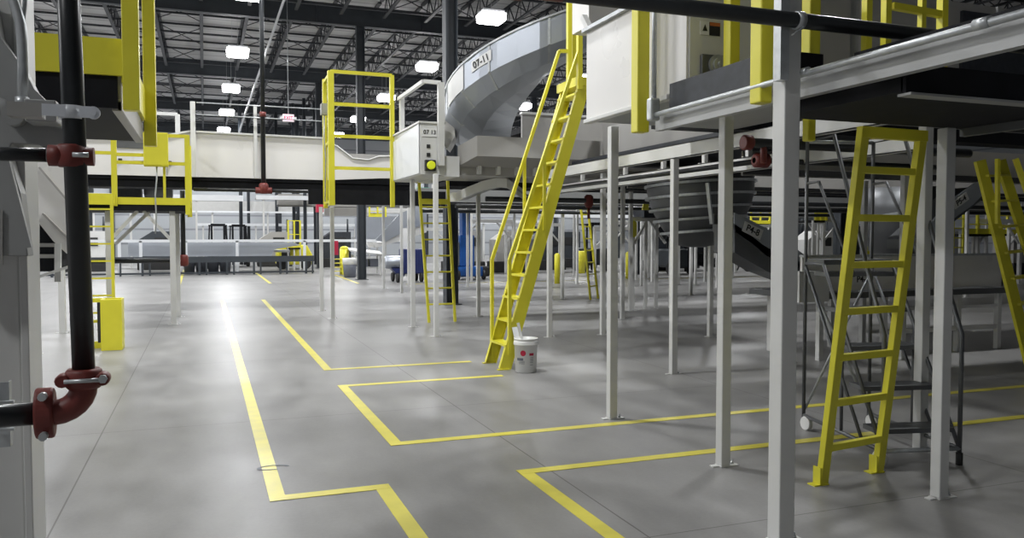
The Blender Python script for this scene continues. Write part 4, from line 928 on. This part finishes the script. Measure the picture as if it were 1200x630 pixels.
# grey collecting chutes behind the rail
t = thing('collecting_chute', 'wide grey collecting chute behind the white rail at the far end of the aisle', 'chute', (2, 40, .8))
fin('side_wall', B().prism([pt(x, y, Y=39.6) for x, y in ((150, 284), (345, 284), (352, 287), (322, 292), (318, 300), (150, 300))], (0, .1, 0)), 'sheet', t)
fin('bed', B().box((pt(150, 300, Y=39.8).x, 39.8, .9), (pt(340, 300, Y=39.8).x, 41.6, 1.0)), 'grey', t)
t = thing('yellow_tugger', 'bright yellow vehicle parked behind the far bench, under the overhead conveyor', 'vehicle', tuple(pt(348, 312, Y=42)))
q = pt(348, 312, Y=42)
fin('body', B().prism([pt(x, y, Y=42) for x, y in ((325, 310), (325, 290), (340, 287), (360, 287), (366, 298), (366, 310))], (0, 1.2, 0)), 'yellow', t, bev=.06)
fin('grille', B().box(pt(330, 306, Y=41.97), pt(340, 292, Y=41.9)), 'ink', t)
for xx in (331, 358): p_ = pt(xx, 312, Y=41.98); fin('wheel', B().lathe((p_.x, 42.0, .3), [(.25, -.05), (.3, -.02), (.3, .1)], 18, 'y'), 'rubber', t)
# forklifts silhouettes
def forklift(xx, Yq, lab, s=1):
    q = pt(xx, 312, Y=Yq); x, y = q.x, Yq; t = thing('forklift', lab, 'forklift', (x, y, 0))
    fin('body', B().box((x-.5, y, .3), (x+.6, y+1.6, 1.1)), 'charcoal', t, bev=.08)
    fin('overhead_guard', B().bar((x-.45, y+.2, 1.1), (x-.4, y+.3, 2.2), .07, .07).bar((x+.45, y+.2, 1.1), (x+.4, y+.3, 2.2), .07, .07).box((x-.45, y+.2, 2.18), (x+.45, y+1.4, 2.24)).bar((x+.45, y+1.4, 1.1), (x+.4, y+1.4, 2.2), .07, .07), 'black', t)
    fin('mast', B().box((x-.35, y-.12, .1), (x-.25, y, 2.3)).box((x+.25, y-.12, .1), (x+.35, y, 2.3)).box((x-.35, y-.1, 2.2), (x+.35, y, 2.3)), 'black', t)
    for dx in (-.5, .5):
        for dy in (.2, 1.4): fin('wheel', B().lathe((x+dx, y+dy, .27), [(.22, -.08), (.27, -.05), (.27, .05), (.22, .08)], 18, 'x'), 'rubber', t)
    return t
forklift(256, 44, 'black forklift with open guard frame beyond the white rail, left one')
forklift(280, 46.5, 'black forklift with open guard frame beyond the white rail, right one')
forklift(700, 34, 'dark forklift parked deep among the distant posts')
t = forklift(800, 30, 'dark vehicle with two headlights under the ribbed spiral')
for dx in (-.3, .4):
    pass
t = thing('equipment_rack', 'black open equipment rack standing under and beyond the ribbed spiral', 'rack', tuple(pt(808, 318, z=0)))
q = pt(808, 318, z=0); x, y = q.x, q.y
for dx in (-1.2, -.2, .9, 1.9): fin('upright', B().box((x+dx-.05, y-.05, 0), (x+dx+.05, y+.05, 2.6)), 'black', t)
for z in (.3, .9, 1.5, 2.1, 2.6): fin('shelf', B().box((x-1.25, y-.05, z-.04), (x+1.95, y+.9, z+.04)), 'black', t)
fin('back_board', B().box((x-1.2, y+.86, .3), (x+1.9, y+.9, 2.5)), 'belt', t)
fin('lamp', B().lathe((x-.9, y-.08, 1.3), [(.1, -.02), (.1, .02)], 12, 'y').lathe((x+.7, y-.08, 1.3), [(.1, -.02), (.1, .02)], 12, 'y'), 'bulb', t)
# hand cart with white wheels
q = pt(876, 318, z=0); x, y = q.x, q.y
t = thing('hand_cart', 'small red and black hand cart with pale wheels behind the foreground posts', 'cart', (x, y, 0))
fin('bed', B().box((x-1.0, y, .35), (x+.2, y+.7, .75)), 'black', t, bev=.03)
fin('handle', B().path([(x+.25, y+.1, .4), (x+.4, y+.1, .95), (x+.4, y+.6, .95), (x+.25, y+.6, .4)], .03, 8), 'red', t)
fin('wheel', B().lathe((x-.0, y-.05, .26), [(.12, -.06), (.26, -.05), (.26, .05), (.12, .06)], 22, 'y').lathe((x-.8, y-.05, .26), [(.12, -.06), (.26, -.05), (.26, .05), (.12, .06)], 22, 'y'), 'rubber', t)
fin('hub', B().lathe((x-.0, y-.12, .26), [(.15, -.02), (.17, .02)], 18, 'y').lathe((x-.8, y-.12, .26), [(.15, -.02), (.17, .02)], 18, 'y'), 'label_white', t)
# yellow bumper, yellow sign and white support frame left of the ribbed spiral
q = pt(748, 268, d=18)
t = thing('support_frame', 'white support frame with yellow pad left of the ribbed spiral', 'frame', (q.x, q.y, 0))
ax = pt(740, 256, Y=q.y+.3).x; bx_ = pt(790, 256, Y=q.y+.3).x; yq = q.y+.3; zq = z_at(760, 254, yq)
fin('top_beam', B().box((ax, yq, zq-.1), (bx_, yq+.1, zq)), 'white', t)
for f in (.05, .35, .6, .95): x = ax+(bx_-ax)*f; fin('leg', B().box((x-.035, yq, 0), (x+.035, yq+.07, zq-.1)), 'white', t)
fin('brace', B().bar((ax+.1, yq+.03, zq-.6), (ax+.4, yq+.03, zq-.1), .05, .05), 'white', t); fin('brace', B().bar((ax+.9, yq+.03, zq-.6), (ax+.5, yq+.03, zq-.1), .05, .05), 'white', t)
fin('yellow_pad', B().prism([Vector((q.x+math.cos(a)*.07*1.1, yq-.1, q.z+math.sin(a)*.08+(.11 if math.sin(a) > 0 else -.11))) for a in [2*PI*k/20 for k in range(20)]], (0, .08, 0)), 'yellow', t)
fin('sign_plate', B().prism([pt(x, y, Y=yq-.1) for x, y in ((755, 235), (761, 234), (760, 246), (753, 246))], (0, .04, 0)), 'yellow', t)
fin('infeed_tray', B().prism([pt(x, y, Y=yq-.1) for x, y in ((755, 246), (778, 252), (775, 255), (755, 255))], (0, .5, 0)), 'belt', t)
# far pale conveyors high across the background, with yellow platforms
def farconv(Y, x0, x1, y0, y1, lab, m='steel_white', leg=None):
    a = pt(x0, y0, Y=Y); c = pt(x1, y0, Y=Y); zb = pt((x0+x1)/2, y1, Y=Y).z; za_ = pt((x0+x1)/2, y0, Y=Y).z
    t = thing('distant_conveyor', lab, 'conveyor', (a.x, Y, zb))
    fin('side_panel', B().box((a.x, Y, zb), (c.x, Y+.05, za_)), m, t); fin('bed', B().box((a.x, Y+.05, zb+.02), (c.x, Y+1, zb+.1)), 'grey', t)
    k = a.x+.4
    while k < c.x: fin('leg', B().box((k-.05, Y+.1, 0), (k+.05, Y+.2, zb)), leg or 'white', t); k += 3.2
farconv(46.5, 60, 285, 227, 234, 'long white conveyor high in the distance at the left, behind the platform')
farconv(47, 300, 372, 229, 234, 'white conveyor high in the distance left of the yellow guard frame')
farconv(52, 100, 420, 247, 249, 'thin pale rail line crossing the far background, lower one')
farconv(55, 230, 480, 262, 265, 'thin pale rail line crossing the far background, just above the bench')
farconv(41, 416, 462, 254, 280, 'big grey ribbed conveyor wall beyond the trash bin', 'sheet')
farconv(50, 380, 430, 241, 253, 'pale conveyor far off behind the guard frame leg', 'taupe')
farconv(44, 560, 640, 258, 262, 'pale conveyor line far off between the blue lift and the steep ladder')
farconv(42, 640, 760, 250, 255, 'pale conveyor line far off behind the distant yellow ladder')
farconv(42, 860, 1000, 240, 245, 'pale conveyor line far off behind the slide chute')
farconv(45, 860, 1010, 249, 254, 'second pale conveyor line far off behind the slide chute')
farconv(38, 1110, 1215, 226, 236, 'cream conveyor far off at the right edge', 'panel')
farconv(36, 1170, 1215, 276, 279, 'thin cream rail far off at the right edge', 'panel')
# inclined grey chute in the background (430-480, 245-290)
t = thing('slide_chute', 'broad grey sloping chute in the background right of the guard frame', 'chute', tuple(pt(450, 290, Y=33)))
fin('side_wall', B().prism([pt(x, y, Y=33) for x, y in ((440, 281), (468, 251), (500, 235), (500, 262), (476, 270), (450, 284))], (0, .1, 0)), 'sheet', t)
fin('trough', B().prism([pt(x, y, Y=33.1) for x, y in ((436, 284), (450, 284), (476, 270), (500, 262), (500, 272), (470, 282), (440, 290))], (0, 1.5, 0)), 'white', t)
def yplat(x0, x1, ytop, ymid, ybot, Y, lab, lad=False):
    t = thing('access_platform', lab, 'platform', tuple(pt((x0+x1)/2, ybot, Y=Y)))
    A = pt(x0, ybot, Y=Y); Bq = pt(x1, ybot, Y=Y); zt2 = pt((x0+x1)/2, ytop, Y=Y).z; zb2 = A.z
    fin('toe_board', B().box((A.x, Y, zb2), (Bq.x, Y+.05, zb2+.18)), 'yellow', t); fin('deck', B().box((A.x, Y+.05, zb2-.08), (Bq.x, Y+1.2, zb2)), 'black', t)
    for f in (0, .5, 1):
        x = A.x+(Bq.x-A.x)*f; fin('rail_post', B().box((x-.04, Y-.04, zb2), (x+.04, Y+.04, zt2)), 'yellow', t); fin('leg', B().box((x-.04, Y+.1, 0), (x+.04, Y+.18, zb2)), 'white', t)
    for f in (.5, 1): z = zb2+(zt2-zb2)*f; fin('guard_rail', B().box((A.x, Y-.03, z-.04), (Bq.x, Y+.03, z+.0)), 'yellow', t)
    if lad:
        for dx in (-.05, -.5): fin('ladder_stile', B().box((A.x+dx-.03, Y-.03, 0), (A.x+dx+.03, Y+.03, zt2)), 'yellow', t)
        for k in range(9): fin('ladder_rung', B().box((A.x-.5, Y-.02, .3+.32*k), (A.x-.05, Y+.02, .34+.32*k)), 'yellow', t)
yplat(433, 452, 240, 246, 254, 42, 'small yellow-railed platform far off, just right of the guard frame foot')
yplat(338, 352, 258, 268, 290, 41, 'yellow stacked frame platform far off above the yellow vehicle')
yplat(1130, 1160, 250, 262, 274, 20, 'yellow-railed platform with ladder in the right background, behind the deck post', True)
yplat(1160, 1200, 252, 262, 274, 24, 'yellow-railed platform at the right edge behind the shaded ladder')
yplat(956, 968, 240, 250, 258, 24, 'yellow-railed platform far off between the thick post and the near ladder')
yplat(880, 902, 245, 252, 262, 36, 'small yellow-railed platform far off above the slide chute')
yplat(1015, 1026, 236, 246, 300, 22, 'yellow ladder-like frame behind the near ladder rungs')
for xx, Yq, yb_, lab in ((653, 26, 311, 'yellow bollard seen between posts right of the steep ladder'), (736, 28, 315, 'yellow bollard deep between the distant posts')):
    q = pt(xx, yb_, Y=Yq); tag(fin('bollard', B().lathe((q.x, Yq, 0), [(.1, 0), (.1, 1.0), (.05, 1.06)], 14), 'yellow', loc=(q.x, Yq, 0)), lab, 'bollard')

def portal(x, y, w_, h_, lab, m='white', grp=None):
    t = thing('portal_frame', lab, 'frame', (x, y, 0), grp)
    for dx in (0, w_): fin('leg', B().box((x+dx-.05, y-.05, 0), (x+dx+.05, y+.05, h_)), m, t)
    fin('top_beam', B().box((x-.05, y-.06, h_), (x+w_+.05, y+.06, h_+.14)), m, t)
    fin('brace', B().bar((x+.03, y, h_-.7), (x+.7, y, h_), .06, .06), m, t); fin('brace', B().bar((x+w_-.03, y, h_-.7), (x+w_-.7, y, h_), .06, .06), m, t)
for x, y, w_, h_ in ((9.6, 31, 2.2, 2.2), (12.4, 33.5, 2.6, 2.1), (14.6, 29.2, 1.8, 1.9), (17.2, 33.5, 2.4, 2.2), (16.6, 28.4, 2.0, 2.3), (20.4, 31.2, 2.4, 2.0), (23, 28.6, 2.4, 2.2), (21.6, 24.2, 2.0, 2.2), (25, 33.5, 2.6, 2.1), (27, 26, 2.4, 2.2), (24.6, 20.2, 2, 2.1), (8.2, 35.2, 2.2, 1.9), (19.2, 36, 2.6, 2.3), (29, 31, 2.4, 2.2), (28.4, 22, 2.2, 2.0)):
    portal(x, y, w_, h_, 'pale braced portal frame far away among the distant posts', grp='distant portal frames')
def machine(x, y, lab, m1='grey', m2='ink', grp='distant machines'):
    t = thing('sorting_machine', lab, 'machine', (x, y, 0), grp)
    fin('base', B().box((x-.9, y, .0), (x+.9, y+1.2, .5)), m2, t, bev=.03); fin('body', B().prism([(x-.8, y+.1, .5), (x-.8, y+.1, 1.5), (x-.2, y+.1, 1.9), (x+.8, y+.1, 1.9), (x+.8, y+.1, .5)], (0, 1.0, 0)), m1, t)
    fin('screen', B().box((x-.1, y+.06, 1.2), (x+.5, y+.1, 1.6)), 'ink', t); fin('mast', B().tube((x+.7, y+.6, 1.9), (x+.7, y+.6, 2.6), .05, 8), 'charcoal', t)
k = 0
for x, y in ((11.2, 35.4), (13.3, 34.9), (15.8, 36.5), (17.9, 39), (20.6, 34), (23.2, 36), (26.3, 36.6), (29.6, 35), (32.5, 32), (26.8, 30), (31, 27), (33.5, 25), (6.6, 44), (-2.2, 43.5), (-5.2, 42.5), (-9, 43), (3.6, 46), (25, 42), (35, 38)):
    machine(x, y, 'dull floor machine with a short dark mast far away in the hall', ('grey', 'taupe', 'belt', 'charcoal', 'white')[k % 5]); k += 1
for k, (Y_, x0, x1, z, m_) in enumerate(((33, 6, 36, 2.9, 'grey'), (38.5, 9, 44, 3.1, 'taupe'), (48.5, 4, 52, 3.4, 'taupe'), (57, -20, 50, 3.3, 'white'))):
    cross(Y_, x0, x1, z, 'raised conveyor line far back in the hall, %s of four' % ('nearest', 'second', 'third', 'farthest')[k], .7, m_)
# red extinguisher-like sign
q = pt(393, 290, Y=34); tag(fin('red_sign', B().box((q.x-.1, 34, q.z-.3), (q.x+.12, 34.06, q.z+.28)), 'crimson', loc=tuple(q)), 'upright red sign panel just left of the yellow bollard', 'sign')
# green skylight-like banner seen through gap
q0, q1 = pt(446, 218.5, Y=40), pt(504, 223, Y=40)
t = thing('hanging_banner', 'pale banner strip with green ends glimpsed under the control cabinet', 'banner', tuple(q0))
w = q1.x-q0.x
fin('centre_strip', B().box((q0.x+w*.2, 40, q1.z), (q0.x+w*.72, 40.03, q0.z)), 'label_white', t)
fin('green_end', B().box((q0.x, 40, q1.z), (q0.x+w*.2, 40.03, q0.z)), 'green', t); fin('green_end', B().box((q0.x+w*.72, 40, q1.z), (q1.x, 40.03, q0.z)), 'green', t)
# thin dark columns / conduits in front of the far wall
for xx, Yq in ((345, 50), (350, 52), (358, 48), (370, 49), (325, 54), (292, 56), (283, 50)):
    q = pt(xx, 300, Y=Yq)
    tag(fin('pipe_riser', B().tube((q.x, Yq, 0), (q.x, Yq, ZG), .1, 8), 'charcoal', loc=(q.x, Yq, 0)), 'thin dark vertical pipe rising in front of the far wall', 'pipe', 'dark risers before the far wall')
# exit sign
q = pt(338, 138, Y=29)
t = thing('exit_sign', 'small glowing pink exit sign hanging on a rod left of the guard frame', 'sign', tuple(q))
fin('panel', B().box((q.x-.17, 29, q.z-.1), (q.x+.17, 29.05, q.z+.11)), 'exit_glow', t)
text('EXIT', .15, (q.x, 28.99, q.z), (1, 0, 0), (0, 0, 1), t, 'crimson')
fin('housing', B().box((q.x-.19, 29.02, q.z-.13), (q.x+.19, 29.09, q.z+.13)).box((q.x-.27, 29, q.z-.04), (q.x-.19, 29.08, q.z+.04)).box((q.x+.19, 29, q.z-.04), (q.x+.27, 29.08, q.z+.04)), 'label_white', t)
fin('rod', B().tube((q.x, 29.04, q.z+.13), (q.x, 29.04, ZC-.8), .014, 6), 'galv', t)
# bright slanted conduit up to the ceiling
a = pt(333, -8, d=24); c = pt(281, 154, d=40)
tag(fin('slanted_conduit', B().tube(pt(334, -4, z=9.4), pt(279, 158, z=7.0)+Vector((0, 0, 0)), .045, 8), 'steel_white'), 'bright thin conduit slanting down from the roof beside the row of lamps', 'conduit')
for xx, Yq in ((458, 22), ):
    pass
# thin cables
t = thing('tension_cable', 'thin pale safety cables strung above the overhead conveyor', 'cable', (-.1, 18.3, 4.1))
for yy0, yy1 in ((120, 128), (134, 142)): fin('cable', B().tube(pt(230, yy0, Y=18.3), pt(377, yy1, Y=18.3), .014, 5), 'galv', t)
# ------------------------------------------------------------------ world and render look
w = bpy.data.worlds.new('world'); bpy.context.scene.world = w; w.use_nodes = True
w.node_tree.nodes['Background'].inputs[0].default_value = (.8, .85, .9, 1); w.node_tree.nodes['Background'].inputs[1].default_value = .3
for o in list(bpy.data.objects):
    if '_w' in o: del o['_w']
    if o.name.startswith('steel_post') and o.type == 'EMPTY' and not o.children: bpy.data.objects.remove(o)
vs = bpy.context.scene.view_settings; vs.view_transform = 'Standard'; vs.look = 'None'; vs.gamma = 1; vs.use_curve_mapping = False; vs.exposure = .2
